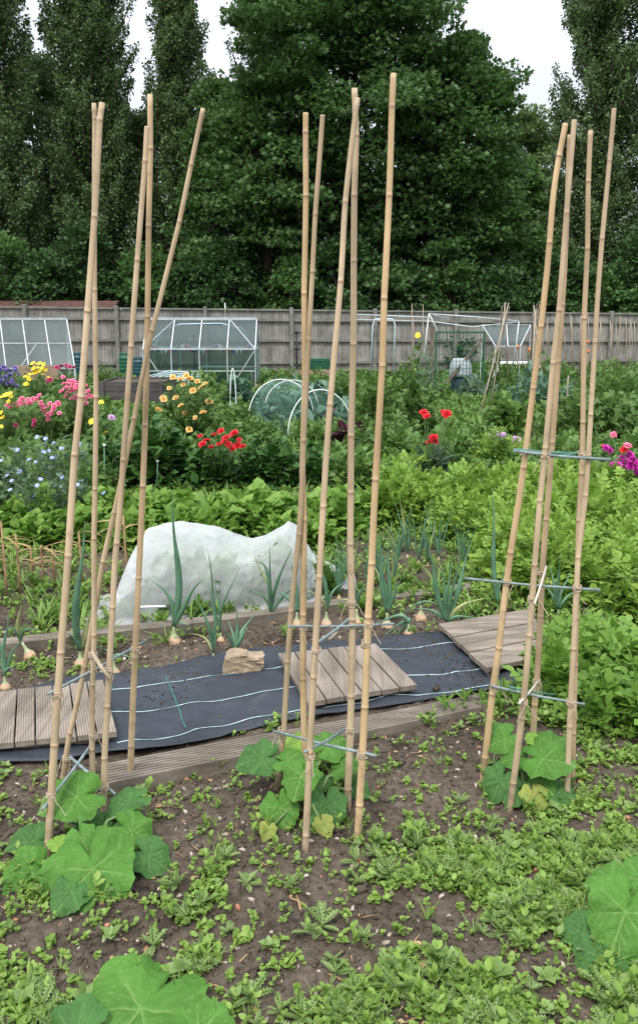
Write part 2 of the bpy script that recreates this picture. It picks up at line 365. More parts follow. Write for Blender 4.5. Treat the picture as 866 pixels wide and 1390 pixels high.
def sheer(name, colr, alpha, trans=.4, a2=None):
    m, nt, out = newmat(name); p = nt.nodes.new('ShaderNodeBsdfDiffuse'); p.inputs[0].default_value = (*colr, 1)
    t = nt.nodes.new('ShaderNodeBsdfTranslucent'); t.inputs[0].default_value = (*colr, 1)
    ms = nt.nodes.new('ShaderNodeMixShader'); ms.inputs[0].default_value = trans; nt.links.new(p.outputs[0], ms.inputs[1]); nt.links.new(t.outputs[0], ms.inputs[2])
    if 'fleece' in name:
        bb = bumpn(nt, noise(nt, 16, 5, mapped(nt, (1, 1, .45)), .6), .55, .03); nt.links.new(bb, p.inputs['Normal']); nt.links.new(bb, t.inputs['Normal'])
    tr = nt.nodes.new('ShaderNodeBsdfTransparent'); m2 = nt.nodes.new('ShaderNodeMixShader')
    r = ramp(nt, [(alpha,) * 3 + (.38,), (a2 or alpha,) * 3 + (.66,)], noise(nt, 7, 4)); nt.links.new(r, m2.inputs[0])
    nt.links.new(tr.outputs[0], m2.inputs[1]); nt.links.new(ms.outputs[0], m2.inputs[2]); nt.links.new(m2.outputs[0], out.inputs[0]); return m
M_fleece = sheer('horticultural_fleece', (.92, .94, .94), .42, .5, .62)
M_net = sheer('garden_net', (.16, .27, .24), .13, .3, .22)
M_netw = sheer('pale_net', (.45, .55, .60), .16, .3, .30)
def glass_mat():
    m, nt, out = newmat('greenhouse_glass'); g = nt.nodes.new('ShaderNodeBsdfGlossy'); g.inputs['Roughness'].default_value = .12; g.inputs[0].default_value = (.8, .85, .85, 1)
    t = nt.nodes.new('ShaderNodeBsdfTransparent'); t.inputs[0].default_value = (.46, .58, .55, 1); ms = nt.nodes.new('ShaderNodeMixShader'); ms.inputs[0].default_value = .06
    d = nt.nodes.new('ShaderNodeBsdfDiffuse'); d.inputs[0].default_value = (.25, .33, .31, 1); m2 = nt.nodes.new('ShaderNodeMixShader'); m2.inputs[0].default_value = .07
    nt.links.new(t.outputs[0], ms.inputs[1]); nt.links.new(g.outputs[0], ms.inputs[2]); nt.links.new(ms.outputs[0], m2.inputs[1]); nt.links.new(d.outputs[0], m2.inputs[2]); nt.links.new(m2.outputs[0], out.inputs[0]); return m
M_glass = glass_mat()

# ---------------------------------------------------------------- leaf templates
def T(verts, faces): return (np.array(verts, float), faces)
L_quad = T([(0, 0, 0), (.42, .45, .05), (0, 1, -.08), (-.42, .45, .05)], [(0, 1, 2, 3)])
L_fold = T([(0, 0, 0), (.30, .3, .09), (.32, .62, .07), (0, 1, -.12), (-.32, .62, .07), (-.30, .3, .09), (0, .5, 0)],
           [(0, 1, 6), (1, 2, 6), (2, 3, 6), (3, 4, 6), (4, 5, 6), (5, 0, 6)])
L_round = T([(0, 0, 0), (.36, .12, .05), (.48, .5, .08), (.3, .88, .0), (0, 1, -.06), (-.3, .88, .0), (-.48, .5, .08), (-.36, .12, .05)],
            [(0, 1, 2, 3), (0, 3, 4), (0, 4, 5), (0, 5, 6, 7)])
L_heart = T([(0, 0, 0), (.34, -.16, .05), (.56, .18, .10), (.42, .6, .05), (0, 1.05, -.15), (-.42, .6, .05), (-.56, .18, .10), (-.34, -.16, .05), (0, .5, -.02)],
            [(0, 1, 2, 8), (2, 3, 8), (3, 4, 8), (4, 5, 8), (5, 6, 8), (6, 7, 0, 8)])
L_star = T([(0, 0, 0), (.5, .05, -.04), (.28, .32, .02), (.62, .62, -.06), (.2, .6, .02), (0, 1, -.1), (-.2, .6, .02), (-.62, .62, -.06), (-.28, .32, .02), (-.5, .05, -.04)],
           [(0, 1, 2), (0, 2, 3, 4), (0, 4, 5, 6), (0, 6, 7, 8), (0, 8, 9)])
def blade_t(n=5, w=.05, droop=.5):
    v = []; 
    for i in range(n + 1):
        t = i / n; ww = w * (1 - t ** 2.2) + .002; v += [(-ww, t, -droop * t * t), (ww, t, -droop * t * t)]
    return T(v, [(2 * i, 2 * i + 1, 2 * i + 3, 2 * i + 2) for i in range(n)])
L_blade = blade_t()
L_blade_stiff = blade_t(4, .04, .12)
def ragged_t():
    v = [(0, 0, 0)]; f = []; n = 6; pts = []
    for i in range(n):
        t = .12 + .88 * i / n; w = .20 * math.sin(math.pi * min(1, t * .95)) + .03
        pts += [(w * .35, t, .02 - .25 * t * t), (w, t + .07, .05 - .25 * t * t)]
    pts.append((0, 1.04, -.3))
    L = [(-x, y, z) for x, y, z in pts[:-1]]
    v = [(0, 0, 0)] + pts + L; c0 = len(v)
    for i in range(n): v.append((0, .12 + .88 * i / n + .04, -.25 * (.12 + .88 * i / n) ** 2))
    k = len(pts); 
    for s, off in ((0, 1), (1, 1 + k)):
        for i in range(n):
            a = off + 2 * i; b = a + 1; nx = (off + 2 * i + 2) if i < n - 1 else k
            f.append((c0 + i, a, b)); f.append((c0 + i, b, nx) if i == n - 1 else (c0 + i, b, nx, c0 + i + 1))
    f += [(0, 1, c0), (0, c0, 1 + k)]
    return T(v, f)
L_ragged = ragged_t()
def combine(parts):
    V = []; F = []; n = 0
    for (tv, tf), M, off in parts:
        V.append(tv @ np.array(M).T + np.array(off)); F += [tuple(i + n for i in f) for f in tf]; n += len(tv)
    return (np.concatenate(V), F)
def rotz(a, s=1.0):
    c, q = math.cos(a) * s, math.sin(a) * s
    return [(c, -q, 0), (q, c, 0), (0, 0, s)]
L_comp = combine([(L_fold, rotz(0, .42), (0, .62, -.05))] + [(L_fold, rotz(-sg * 1.15, .34 - .05 * j), (0, .5 - .22 * j, 0)) for j in range(2) for sg in (-1, 1)]
                 + [(T([(-.012, 0, 0), (.012, 0, 0), (.008, .65, -.02), (-.008, .65, -.02)], [(0, 1, 2, 3)]), rotz(0), (0, 0, 0))])
L_tri = combine([(L_heart, rotz(0, .55), (0, .5, 0)), (L_heart, rotz(-1.4, .5), (.06, .42, 0)), (L_heart, rotz(1.4, .5), (-.06, .42, 0)),
                 (T([(-.012, 0, -.1), (.012, 0, -.1), (.01, .5, 0), (-.01, .5, 0)], [(0, 1, 2, 3)]), rotz(0), (0, 0, 0))])
L_clover = combine([(L_round, rotz(2 * math.pi * k / 3, .5), (0, 0, .0)) for k in range(3)])
def frames(d, up=None, roll=.5):
    """d (N,3) directions -> rotation matrices with columns side, d, normal"""
    d = d / (np.linalg.norm(d, axis=1, keepdims=True) + 1e-9); N = len(d)
    if up is None: up = np.tile([0, 0, 1.0], (N, 1))
    up = up + RNG.normal(0, roll, (N, 3))
    s = np.cross(d, up); s /= (np.linalg.norm(s, axis=1, keepdims=True) + 1e-9); n = np.cross(s, d)
    return np.stack([s, d, n], axis=2)
def scatter(tpl, pos, Rm, sc):
    tv, tf = tpl; N = len(pos); k = len(tv); sc = np.asarray(sc, float)
    if sc.ndim == 1: sc = sc[:, None]
    V = np.einsum('nij,nkj->nki', Rm, tv[None] * sc[:, None, :]) + pos[:, None, :]
    F = {}
    for f in tf: F.setdefault(len(f), []).append(f)
    out = [(np.arange(N)[:, None, None] * k + np.array(fs)[None]).reshape(-1, n) for n, fs in F.items()]
    return V.reshape(-1, 3), out
def merge(parts):
    V = []; F = []; n = 0
    for v, f in parts:
        V.append(v); F += [x + n for x in f]; n += len(v)
    return np.concatenate(V), F
def unit(n): 
    v = RNG.normal(0, 1, (n, 3)); return v / np.linalg.norm(v, axis=1, keepdims=True)

# ---------------------------------------------------------------- ground sheet
def axis_pts(f0, f1, step, lo, hi):
    a = list(np.arange(f0, f1 + 1e-6, step)); s = step; x = f1
    while x < hi: s *= 1.12; x += s; a.append(x)
    s = step; x = f0; b = []
    while x > lo: s *= 1.12; x -= s; b.append(x)
    return np.array(b[::-1] + a)
gx = axis_pts(-2.2, 2.2, .016, -400, 400); gy = axis_pts(1.2, 5.2, .016, -60, 600)
X, Y = np.meshgrid(gx, gy); Z = gz(X, Y); nx, ny = len(gx), len(gy)
V = np.stack([X.ravel(), Y.ravel(), Z.ravel()], 1); i = np.arange(ny - 1)[:, None] * nx + np.arange(nx - 1)[None]
F = np.stack([i, i + 1, i + nx + 1, i + nx], -1).reshape(-1, 4)
link('ground', mesh_np('ground', V, [F], M_soil, True), kind='structure')

# ---------------------------------------------------------------- trees
def limb(mb, p, d, L, r0, r1, n=6, wob=.08, up=0.0):
    pts = [Vector(p)]; d = Vector(d).normalized(); rr = [r0]
    for i in range(n):
        d = (d + Vector((random.gauss(0, wob), random.gauss(0, wob), random.gauss(0, wob) + up))).normalized()
        pts.append(pts[-1] + d * (L / n)); rr.append(r0 + (r1 - r0) * (i + 1) / n)
    mb.tube(pts, rr, 7); return pts
def broad_tree(name, x, y, H, rx, z0, nclump, per, mat, leaf, label, cat='tree', group=None, seed=0, tpl=L_star, trunk_r=.28, ry=None, clump_r=.75, topw=.35):
    global RNG
    random.seed(seed); RNG = np.random.default_rng(seed); ry = ry or rx
    root = empty(name, (x, y, 0), label=label, cat=cat, group=group)
    tb = MB(); tp = limb(tb, (0, 0, -.1), (0, 0, 1), H * .8, trunk_r, trunk_r * .25, 8, .04)
    cl = []; tries = 0
    while len(cl) < nclump and tries < nclump * 40:
        tries += 1
        t = random.random() ** .8; z = z0 + t * (H - z0)
        prof = math.sin(math.pi * min(1, .12 + t * .5 if t < .55 else .12 + .275 + (t - .55) * 1.05)) if False else (min(1, .72 + t * .8) if t < .4 else max(0, 1 - ((t - .4) / .6) ** 1.9) ** .6)
        a = random.random() * 2 * math.pi; rad = (random.random() ** .42)
        lump = .82 + .3 * math.sin(a * 3 + seed) * math.sin(z * 1.1 + seed)
        px, py = math.cos(a) * rx * prof * rad * lump, math.sin(a) * ry * prof * rad * lump
        cl.append((px, py, z, clump_r * random.uniform(.6, 1.25), rad))
    for c in random.sample(cl, min(26, len(cl))):
        zz = max(.8, c[2] * .55); b = tp[min(8, int(zz / (H * .8) * 8))]
        e = Vector(c[:3]); L = (e - b).length; m = b.lerp(e, .5) + Vector((0, 0, L * .08)) + Vector((random.gauss(0, .15), random.gauss(0, .15), 0))
        tb.tube([b, b.lerp(m, .5), m, m.lerp(e, .6), e], [trunk_r * .34, trunk_r * .28, trunk_r * .2, trunk_r * .12, .015], 5)
    tb.build('trunk', M_bark, root, smooth=True)
    C = np.array(cl); N = nclump * per; C = np.repeat(C, per, axis=0); N = len(C)
    # leaves in a drooping fan-shaped clump: flattened shell
    u = unit(N); u[:, 2] = np.where(u[:, 2] > 0, u[:, 2] * .62, u[:, 2] * .28)
    rr = C[:, 3] * (RNG.random(N) ** .28)
    pos = C[:, :3] + u * rr[:, None]
    out = pos.copy(); out[:, 2] = (pos[:, 2] - H * .45) * .3
    d = out / (np.linalg.norm(out, axis=1, keepdims=True) + 1e-6) + RNG.normal(0, .55, (N, 3)); d[:, 2] -= .3
    V, F = scatter(tpl, pos, frames(d, roll=.7), leaf * .88 * RNG.uniform(.55, 1.25, N))
    link('crown', mesh_np('crown', V, F, mat), root)
    return root
def poplar(name, x, y, H, w, mat, label, seed, nb=95, per=420, leaf=.105, z0=1.2, group=None):
    global RNG
    random.seed(seed); RNG = np.random.default_rng(seed)
    root = empty(name, (x, y, 0), label=label, cat='tree', group=group)
    tb = MB(); tp = limb(tb, (0, 0, -.1), (0, 0, 1), H, .26, .05, 12, .006)
    P = []; D = []
    for i in range(nb):
        t = (i / nb) ** 1.0; z = z0 + t * (H - z0 - .8); b = tp[min(12, int(z / H * 12))].copy(); b.z = z
        a = random.random() * 2 * math.pi; L = random.uniform(1.6, 3.4) * (1 - .45 * t); spread = w * random.uniform(.35, 1.0) * (1 - .35 * t)
        e = Vector((b.x + math.cos(a) * spread, b.y + math.sin(a) * spread, z + L * random.uniform(.75, 1)))
        m = b.lerp(e, .45) + Vector((math.cos(a), math.sin(a), 0)) * spread * .28
        if i % 1 == 0: tb.tube([b, m, e], [.05, .03, .008], 4)
        s = RNG.random(per) ** .7; s1 = s[:, None]
        bb, mm, ee = (np.array(v) for v in (b, m, e))
        q = (1 - s1) ** 2 * bb + 2 * s1 * (1 - s1) * mm + s1 ** 2 * ee
        wid = .10 + .30 * np.sin(np.pi * np.clip(s, .05, .97))
        off = unit(per) * (RNG.random(per) ** .5 * wid)[:, None]; off[:, 2] *= 1.3
        P.append(q + off); D.append(off + np.array([0, 0, -.05]))
    tb.build('trunk', M_bark, root, smooth=True)
    P = np.concatenate(P); D = np.concatenate(D); D = D / (np.linalg.norm(D, axis=1, keepdims=True) + 1e-6) + RNG.normal(0, .5, D.shape)
    V, F = scatter(L_quad, P, frames(D, roll=.7), leaf * RNG.uniform(.6, 1.25, len(P)))
    link('crown', mesh_np('crown', V, F, mat), root); return root
def tx(px, y): return (px - 433) / FPX * (y * CP - 6 * SP)
PG = 'tall poplars in a row behind the fence'
poplar('poplar_tree', tx(0, 33), 33, 18, 2.1, M_poplar, 'tall poplar cut by the left edge of the photo behind the fence', 11, group=PG, nb=270)
poplar('poplar_tree', tx(130, 34), 34, 19, 2.35, M_poplar, 'wide columnar poplar second from the left behind the fence', 12, group=PG, nb=360)
poplar('poplar_tree', tx(250, 35), 35, 19, 1.85, M_poplar, 'slim airy poplar with visible trunk just left of the big maple', 13, group=PG, nb=260)
poplar('poplar_tree', tx(358, 39), 39, 20, 1.9, M_poplar, 'poplar partly hidden behind the left side of the big maple', 14, group=PG, nb=140, per=380)
poplar('poplar_tree', tx(815, 33), 33, 19, 2.3, M_poplar, 'tall dark poplar right of the open sky gap', 15, group=PG, nb=320)
poplar('poplar_tree', tx(900, 32), 32, 18, 2.0, M_poplar, 'poplar cut by the right edge of the photo behind the fence', 16, group=PG, nb=150)
broad_tree('small_tree', tx(62, 36), 36, 11.5, 2.4, 1, 240, 170, M_poplar, .14, 'rounder leafy tree between the two leftmost poplars', seed=27, tpl=L_quad)
broad_tree('small_tree', tx(188, 36.5), 36.5, 9.5, 2.0, 1, 200, 160, M_poplar, .14, 'low leafy tree filling the foot of the gap beside the slim poplar', seed=28, tpl=L_quad)
broad_tree('small_tree', tx(300, 33), 33, 9.8, 1.9, .6, 200, 150, M_maple, .16, 'dark leafy tree just right of the slim poplar', seed=29)
broad_tree('maple_tree', tx(462, 31.5), 31.5, 17.5, 4.35, .8, 700, 180, M_maple, .19, 'big dark green maple filling the centre behind the fence', seed=21, clump_r=.95)
broad_tree('maple_tree', tx(625, 31), 31, 10.7, 2.8, .6, 300, 150, M_maple, .18, 'lower rounded maple bulging right of the big maple toward the sky gap', seed=22, clump_r=.75)
broad_tree('maple_tree', tx(352, 31), 31, 9.4, 2.3, .5, 220, 150, M_maple, .18, 'smaller maple between the slim poplar and the big maple', seed=23, clump_r=.7)
broad_tree('pale_tree', tx(715, 44), 44, 11.5, 2.6, 1.5, 150, 110, M_bright, .2, 'pale green distant tree showing in the sky gap', seed=24)
broad_tree('green_tree', tx(700, 36), 36, 7.6, 2.3, .5, 160, 130, M_maple2, .18, 'mid green bushy tree below the sky gap', seed=25)
broad_tree('green_tree', tx(745, 33), 33, 4.3, 1.9, .3, 120, 130, M_maple2, .16, 'low leafy tree at the foot of the right poplar', seed=26)
# understorey behind the fence
sg = 'dark shrubs lining the back of the fence'
shr = [(-15, 30, 4.2, 1.6), (50, 30, 3.6, 1.5), (112, 31, 4.6, 1.4), (190, 31, 3.8, 1.6), (255, 30.5, 3.3, 1.4), (305, 30, 4.0, 1.4), (400, 29, 3.4, 1.6), (470, 29, 4.0, 1.7),
       (545, 29, 3.2, 1.6), (610, 29, 3.9, 1.6), (680, 29, 2.9, 1.5), (775, 30, 3.6, 1.5), (830, 30, 3.0, 1.3), (880, 30, 4.2, 1.6), (-70, 29, 4, 1.8), (940, 29, 4, 1.8)]
SHL = ['dark shrub at the left edge behind the fence', 'shrub behind the fence above the left greenhouse', 'shrub behind the fence where the left wigwam canes cross it', 'shrub behind the fence between the left wigwam canes',
       'shrub behind the fence above the middle greenhouse', 'shrub behind the fence right of the white pole', 'shrub behind the fence at the leftmost middle cane', 'shrub behind the fence at the upright middle cane',
       'shrub behind the fence above the sunflower', 'shrub behind the fence above the mesh trellis', 'low shrub behind the fence above the old cane wigwam', 'shrub behind the fence at the right bamboo wigwam',
       'shrub behind the fence above the crowded canes', 'shrub at the right edge behind the fence', 'shrub beyond the left edge behind the fence', 'shrub beyond the right edge behind the fence']
for k, (px, y, H, rx) in enumerate(shr):
    broad_tree('tall_shrub', tx(px, y), y, H, rx, .2, 60, 120, M_shrub if k % 3 else M_maple2, .15, SHL[k], 'shrub', sg, seed=40 + k, trunk_r=.09, clump_r=.6)
# far wood that closes the view
def far_wood():
    global RNG
    RNG = np.random.default_rng(5); C = []
    for k in range(520):
        x = RNG.uniform(-34, 40); z = RNG.uniform(.3, 7.2 + 2 * math.sin(x * .35)); C.append((x, RNG.uniform(46, 52), z))
    C = np.repeat(np.array(C), 110, axis=0); N = len(C); P = C + unit(N) * (RNG.random(N) ** .4 * 1.5)[:, None]
    V, F = scatter(L_quad, P, frames(unit(N), roll=.5), .30 * RNG.uniform(.7, 1.3, N))
    link('distant_wood', mesh_np('distant_wood', V, F, M_shrub), label='dark distant wood closing the view behind the trees', cat='wood', kind='stuff')
far_wood()
# long low outbuilding with brown roof behind the fence, left
def outbuilding():
    y = 27.6; x0, x1 = tx(-60, y), tx(135, y); r = empty('outbuilding', (0, y, 0), label='low brown roofed outbuilding showing just above the fence at left', cat='shed')
    m = MB(); m.box((x0, 0, 0), (x1, 2.4, 1.72)); m.build('wall', M_brick, r)
    m = MB()
    for k in range(5): m.hexa([(x0 - .1, -.1 + k * .25, 1.72 + k * .07), (x1 + .1, -.1 + k * .25, 1.72 + k * .07), (x1 + .1, .2 + k * .25, 1.78 + k * .07), (x0 - .1, .2 + k * .25, 1.78 + k * .07),
                              (x0 - .1, -.1 + k * .25, 1.78 + k * .07), (x1 + .1, -.1 + k * .25, 1.78 + k * .07), (x1 + .1, .2 + k * .25, 1.84 + k * .07), (x0 - .1, .2 + k * .25, 1.84 + k * .07)])
    m.build('roof', M_brick, r)
outbuilding()

# ---------------------------------------------------------------- fence
FA = (tx(-140, 23.0), 23.0, 1.87); FB = (tx(990, 26.5), 26.5, 1.66)     # x, y, height of the top
def fence():
    A = Vector((FA[0], FA[1], 0)); B = Vector((FB[0], FB[1], 0)); d = (B - A); L = d.length; d.normalize(); nrm = Vector((d.y, -d.x, 0))  # towards camera
    root = empty('fence', A, label='long silver grey close board timber fence across the back of the allotments', cat='fence')
    H = lambda s: FA[2] + (FB[2] - FA[2]) * s / L
    bay = 2.42; nb = int(L / bay); rs = random.Random(3)
    for b in range(nb + 1):
        s = b * bay + .35; p = d * s; m = MB(); h = H(s)
        c = [p + d * a + nrm * q for a, q in ((-.055, .0), (.055, .0), (.055, .11), (-.055, .11))]
        m.hexa([(v.x, v.y, -.1) for v in c] + [(v.x, v.y, h + .07) for v in c]); m.build('post', M_post if False else M_fencex, root, bevel=.01)
        if b == nb: break
        m = MB(); s0 = s + .057; n = 23; w = (bay - .114) / n
        for k in range(n):
            a = s0 + k * w; hh = H(a) - .03 + rs.uniform(-.008, .008); t = rs.uniform(0, .006)
            q = [d * (a + .001) + nrm * (-.012 + t), d * (a + w * 1.0 - .004) + nrm * (-.004 + t), d * (a + w - .004) + nrm * (-.022 + t), d * (a + .001) + nrm * (-.022 + t)]
            m.hexa([(v.x, v.y, .03) for v in q] + [(v.x, v.y, hh) for v in q])
        m.build('board_panel', M_fence, root)
        m = MB()
        for z in (.32, .98, 1.58):
            za = z * H(s0) / 1.87; e0 = d * s0 + nrm * .03; e1 = d * (s0 + bay - .114) + nrm * .03
            m.bar((e0.x, e0.y, za), (e1.x, e1.y, z * H(s0 + bay) / 1.87), .06, .075)
        m.bar((d * s0).to_tuple()[:2] + (H(s0) + .0,), (d * (s0 + bay - .114)).to_tuple()[:2] + (H(s0 + bay),), .09, .045)
        m.build('rail', M_fencex, root)
fence()

# ================================================================ plants helpers
def proj(x, y, z=0.0):
    dx, dy, dz = x, y, z - CAM_H
    dep = dy * CP - dz * SP; upc = dy * SP + dz * CP
    return PP[0] + FPX * dx / dep, PP[1] - FPX * upc / dep
def dome(rx, ry, h, n, tpl, size, low=.1, inner=.45, roll=.4, dirup=.25, rnd=.45, droop=0.0, up=True):
    u = unit(n); u[:, 2] = np.abs(u[:, 2]); r = RNG.random(n) ** inner
    lump = 1 + .18 * np.sin(np.arctan2(u[:, 1], u[:, 0]) * 3 + RNG.random() * 6) 
    pos = u * r[:, None] * np.array([rx, ry, h]) * lump[:, None]; pos[:, 2] = np.clip(pos[:, 2], h * low * RNG.random(n), None)
    d = pos / np.array([rx, ry, h]) + RNG.normal(0, rnd, (n, 3)); d[:, 2] = d[:, 2] * .5 + dirup - droop
    s = size * RNG.uniform(.6, 1.25, n)
    pos = pos - (d / np.linalg.norm(d, axis=1, keepdims=True)) * s[:, None] * .5
    pos[:, 2] = np.clip(pos[:, 2], .005, None)
    return scatter(tpl, pos, frames(d, roll=roll), s)
def stems(parent, rx, h, n=7, r=.006, mat=None, tip=.75, name='stem'):
    m = MB()
    for k in range(n):
        a = random.random() * 6.28; q = random.random() ** .5 * rx * tip
        e = Vector((math.cos(a) * q, math.sin(a) * q, h * random.uniform(.6, .95)))
        m.tube([(0, 0, -.02), e * .45 + Vector((0, 0, h * .08)), e], [r, r * .8, r * .4], 5)
    return m.build(name, mat or M_stem, parent, smooth=True)
BL = {}
def blossom_mesh(mat, kind):
    key = (mat.name, kind)
    if key in BL: return BL[key]
    P = []
    if kind == 'rose': rings = [(9, .15, .62, .95), (8, .5, .5, .8), (6, 1.0, .36, .7), (4, 1.4, .2, .6)]
    elif kind == 'daisy': rings = [(9, .1, .95, .9)]
    elif kind == 'ball': rings = [(10, -.4, .6, .6), (10, .3, .6, .6), (8, .9, .5, .6), (5, 1.4, .4, .5)]
    elif kind == 'small': rings = [(5, .35, .9, 1.0)]
    for cnt, el, ln, wd in rings:
        for k in range(cnt):
            a = 2 * math.pi * (k + random.random() * .35) / cnt; e = el + random.uniform(-.15, .15)
            d = np.array([[math.cos(a) * math.cos(e), math.sin(a) * math.cos(e), math.sin(e)]])
            s = ln * random.uniform(.85, 1.1)
            P.append(scatter(L_round, np.array([[0, 0, 0.0]]) + d * .08, frames(d, roll=.08), np.array([[s * wd, s, s]])))
    V, F = merge(P)
    BL[key] = mesh_np('flower', V, F, mat); return BL[key]
def flower(parent, base, p, r, mat, kind='rose', stem=False, sm=None, face=(0, -.5, .8)):
    """p in world coords; base = parent's origin"""
    loc = Vector(p) - Vector(base)
    o = link('flower', blossom_mesh(mat, kind), parent, loc)
    o.scale = (r, r, r); f = Vector(face) + Vector((random.gauss(0, .25), random.gauss(0, .25), random.gauss(0, .15)))
    o.rotation_euler = f.to_track_quat('Z', 'Y').to_euler()
    return loc
def bush_px(name, x0, x1, yt, yb, n, tpl, size, mat, label, cat='plant', group=None, depth=None, stm=True, sr=.006, ns=7, **kw):
    c = G((x0 + x1) / 2, yb); Y = c.y; sx = (G(x1, yb).x - G(x0, yb).x) / 2; ry = depth or sx * .8; c.y += ry * .75
    h = AT((x0 + x1) / 2, yt, c.y).z
    root = empty(name, (c.x, c.y, 0), label=label, cat=cat, group=group)
    V, F = dome(sx, ry, h, n, tpl, size, **kw)
    link('foliage', mesh_np('foliage', V, F, mat), root)
    if stm: stems(root, sx, h, ns, sr)
    root['_h'] = h
    del root['_h']
    return root, Vector((c.x, c.y, 0)), sx, ry, h
def flowers_px(root, c, pts, r, mat, kind='rose', off=-.2, stemmat=None, rad=.004, base=None):
    m = MB(); 
    for px, py in pts:
        p = AT(px, py, c.y + off + random.uniform(-.12, .12)); l = flower(root, c, p, r * 1.4 * random.uniform(.75, 1.15), mat, kind)
        b = Vector((l.x * .35, l.y * .35, 0.05)); m.tube([b, b.lerp(l, .6) + Vector((0, 0, .03)), l], [rad, rad, rad * .6], 4)
    m.build('stem', stemmat or M_stem, root, smooth=True)

# ================================================================ bamboo wigwams
def spline(pts, n):
    """Catmull-Rom"""
    P = [pts[0] * 2 - pts[1]] + pts + [pts[-1] * 2 - pts[-2]]; out = []
    for i in range(1, len(P) - 2):
        for k in range(n):
            t = k / n; a, b, c, d = P[i - 1], P[i], P[i + 1], P[i + 2]
            out.append(.5 * ((2 * b) + (c - a) * t + (2 * a - 5 * b + 4 * c - d) * t * t + (3 * b - a - 3 * c + d) * t ** 3))
    out.append(P[-2]); return out
def cane(parent, O, px, yt, r0=.0106, r1=.0074):
    """px: pixel polyline bottom -> top; yt: depth of the top"""
    b = ZG(*px[0]); y0 = b.y; pts = []; k0 = random.uniform(.86, 1.14); r0 *= k0; r1 *= k0
    for (x, y) in px:
        t = (px[0][1] - y) / (px[0][1] - px[-1][1]); pts.append(AT(x, y, y0 + (yt - y0) * t))
    d0 = (pts[1] - pts[0]).normalized(); pts[0] = pts[0] - d0 * .06
    sp = spline(pts, 14); cum = [0]
    for a, c in zip(sp, sp[1:]): cum.append(cum[-1] + (c - a).length)
    L = cum[-1]
    def at(s):
        s = max(0, min(L - 1e-6, s)); 
        for i in range(len(cum) - 1):
            if cum[i + 1] >= s: return sp[i].lerp(sp[i + 1], (s - cum[i]) / max(1e-9, cum[i + 1] - cum[i]))
        return sp[-1]
    nodes = []; s = random.uniform(.08, .2)
    while s < L - .03: nodes.append(s); s += random.uniform(.15, .34)
    kk = [Vector((random.gauss(0, .0022), random.gauss(0, .0022), 0)) for _ in nodes]
    P = []; Rr = []; M = []
    def off(s):
        for i, q in enumerate(nodes):
            if q > s:
                if i == 0: return kk[0] * (s / q)
                f = (s - nodes[i - 1]) / (q - nodes[i - 1]); return kk[i - 1].lerp(kk[i], f)
        return kk[-1] * (1 - (s - nodes[-1]) / (L - nodes[-1] + 1e-6))
    ss = {}
    s = 0
    while s < L: ss[round(s, 4)] = (1.0, 0); s += .035
    for q in nodes:
        for k in list(ss):
            if abs(k - q) < .016: del ss[k]
        for dz, f, mi in ((-.012, 1.0, 0), (-.003, 1.01, 1), (-.001, 1.10, 1), (.001, 1.10, 1), (.003, .98, 0), (.014, .98, 0)): ss[round(q + dz, 4)] = (f, mi)
    ks = sorted(ss)
    for k in ks:
        f, mi = ss[k]; P.append(at(k) + off(k) - O); Rr.append((r0 + (r1 - r0) * k / L) * f); M.append(mi)
    P.append(at(L) - O); Rr.append(r1 * .98)
    m = MB(); m.tube(P, Rr, 12, mis=M)
    o = m.build('cane', [M_cane, M_node], parent, smooth=True)
    return pts
def tie(m, p, r=.017, n=3, tails=2, axis=(0, 0, 1)):
    p = Vector(p)
    for k in range(n):
        z = (k - n / 2) * .0045; tl = random.uniform(-.25, .25); q = []
        for j in range(15):
            a = 2 * math.pi * j / 14; q.append(p + Vector((math.cos(a) * r, math.sin(a) * r, z + math.sin(a) * tl * r)))
        m.tube(q, .0015, 5, cap=False)
    for k in range(tails):
        a = random.uniform(-2.6, -.5); e = p + Vector((math.cos(a) * (r + .01), math.sin(a) * (r + .01), 0)); q = [p + Vector((0, -r, 0)), e]
        dx = random.uniform(-.04, .04); 
        for j in range(1, 5): q.append(e + Vector((dx * j / 4, -.004 * j, -.012 * j + random.uniform(-.004, .004))))
        m.tube(q, .0011, 4)
def rod(parent, O, a, b, ya, yb, mat, r=.0045, name='cross_rod', label=None):
    A = AT(*a, ya); B = AT(*b, yb); m = MB(); mid = A.lerp(B, .5) + Vector((0, 0, -.004))
    m.tube([A - O, mid - O, B - O], [r, r, r], 8); o = m.build(name, mat, parent, smooth=True)
    if label: o['label'] = label
def wigwam(label, canes, rods, ties, gi):
    bs = [G(*c[0]) for c in canes]; cx = sum(b.x for b in bs) / len(bs); cy = sum(b.y for b in bs) / len(bs); O = Vector((cx, cy, 0))
    random.seed(900 + gi); root = empty('bamboo_wigwam', O, label=label, cat='plant support', group='bamboo cane wigwams in the squash bed')
    for c in canes:
        y0 = G(*c[0]).y; cane(root, O, c, cy + .35 * (y0 - cy) + .02)
    for a, b, ya, yb, mt, r, lb in rods: rod(root, O, a, b, cy + ya, cy + yb, mt, r, label=lb)
    for px, py, dy, tails in ties:
        m = MB(); tie(m, AT(px, py, cy + dy) - O, .0128, 4, min(tails, 2)); m.build('twine_tie', M_twine, root)
    return root
def dep(c, cy, py):
    y0 = G(*c[0]).y; yt = cy + .35 * (y0 - cy) + .02
    return y0 + (yt - y0) * (c[0][1] - py) / (c[0][1] - c[-1][1]) - cy
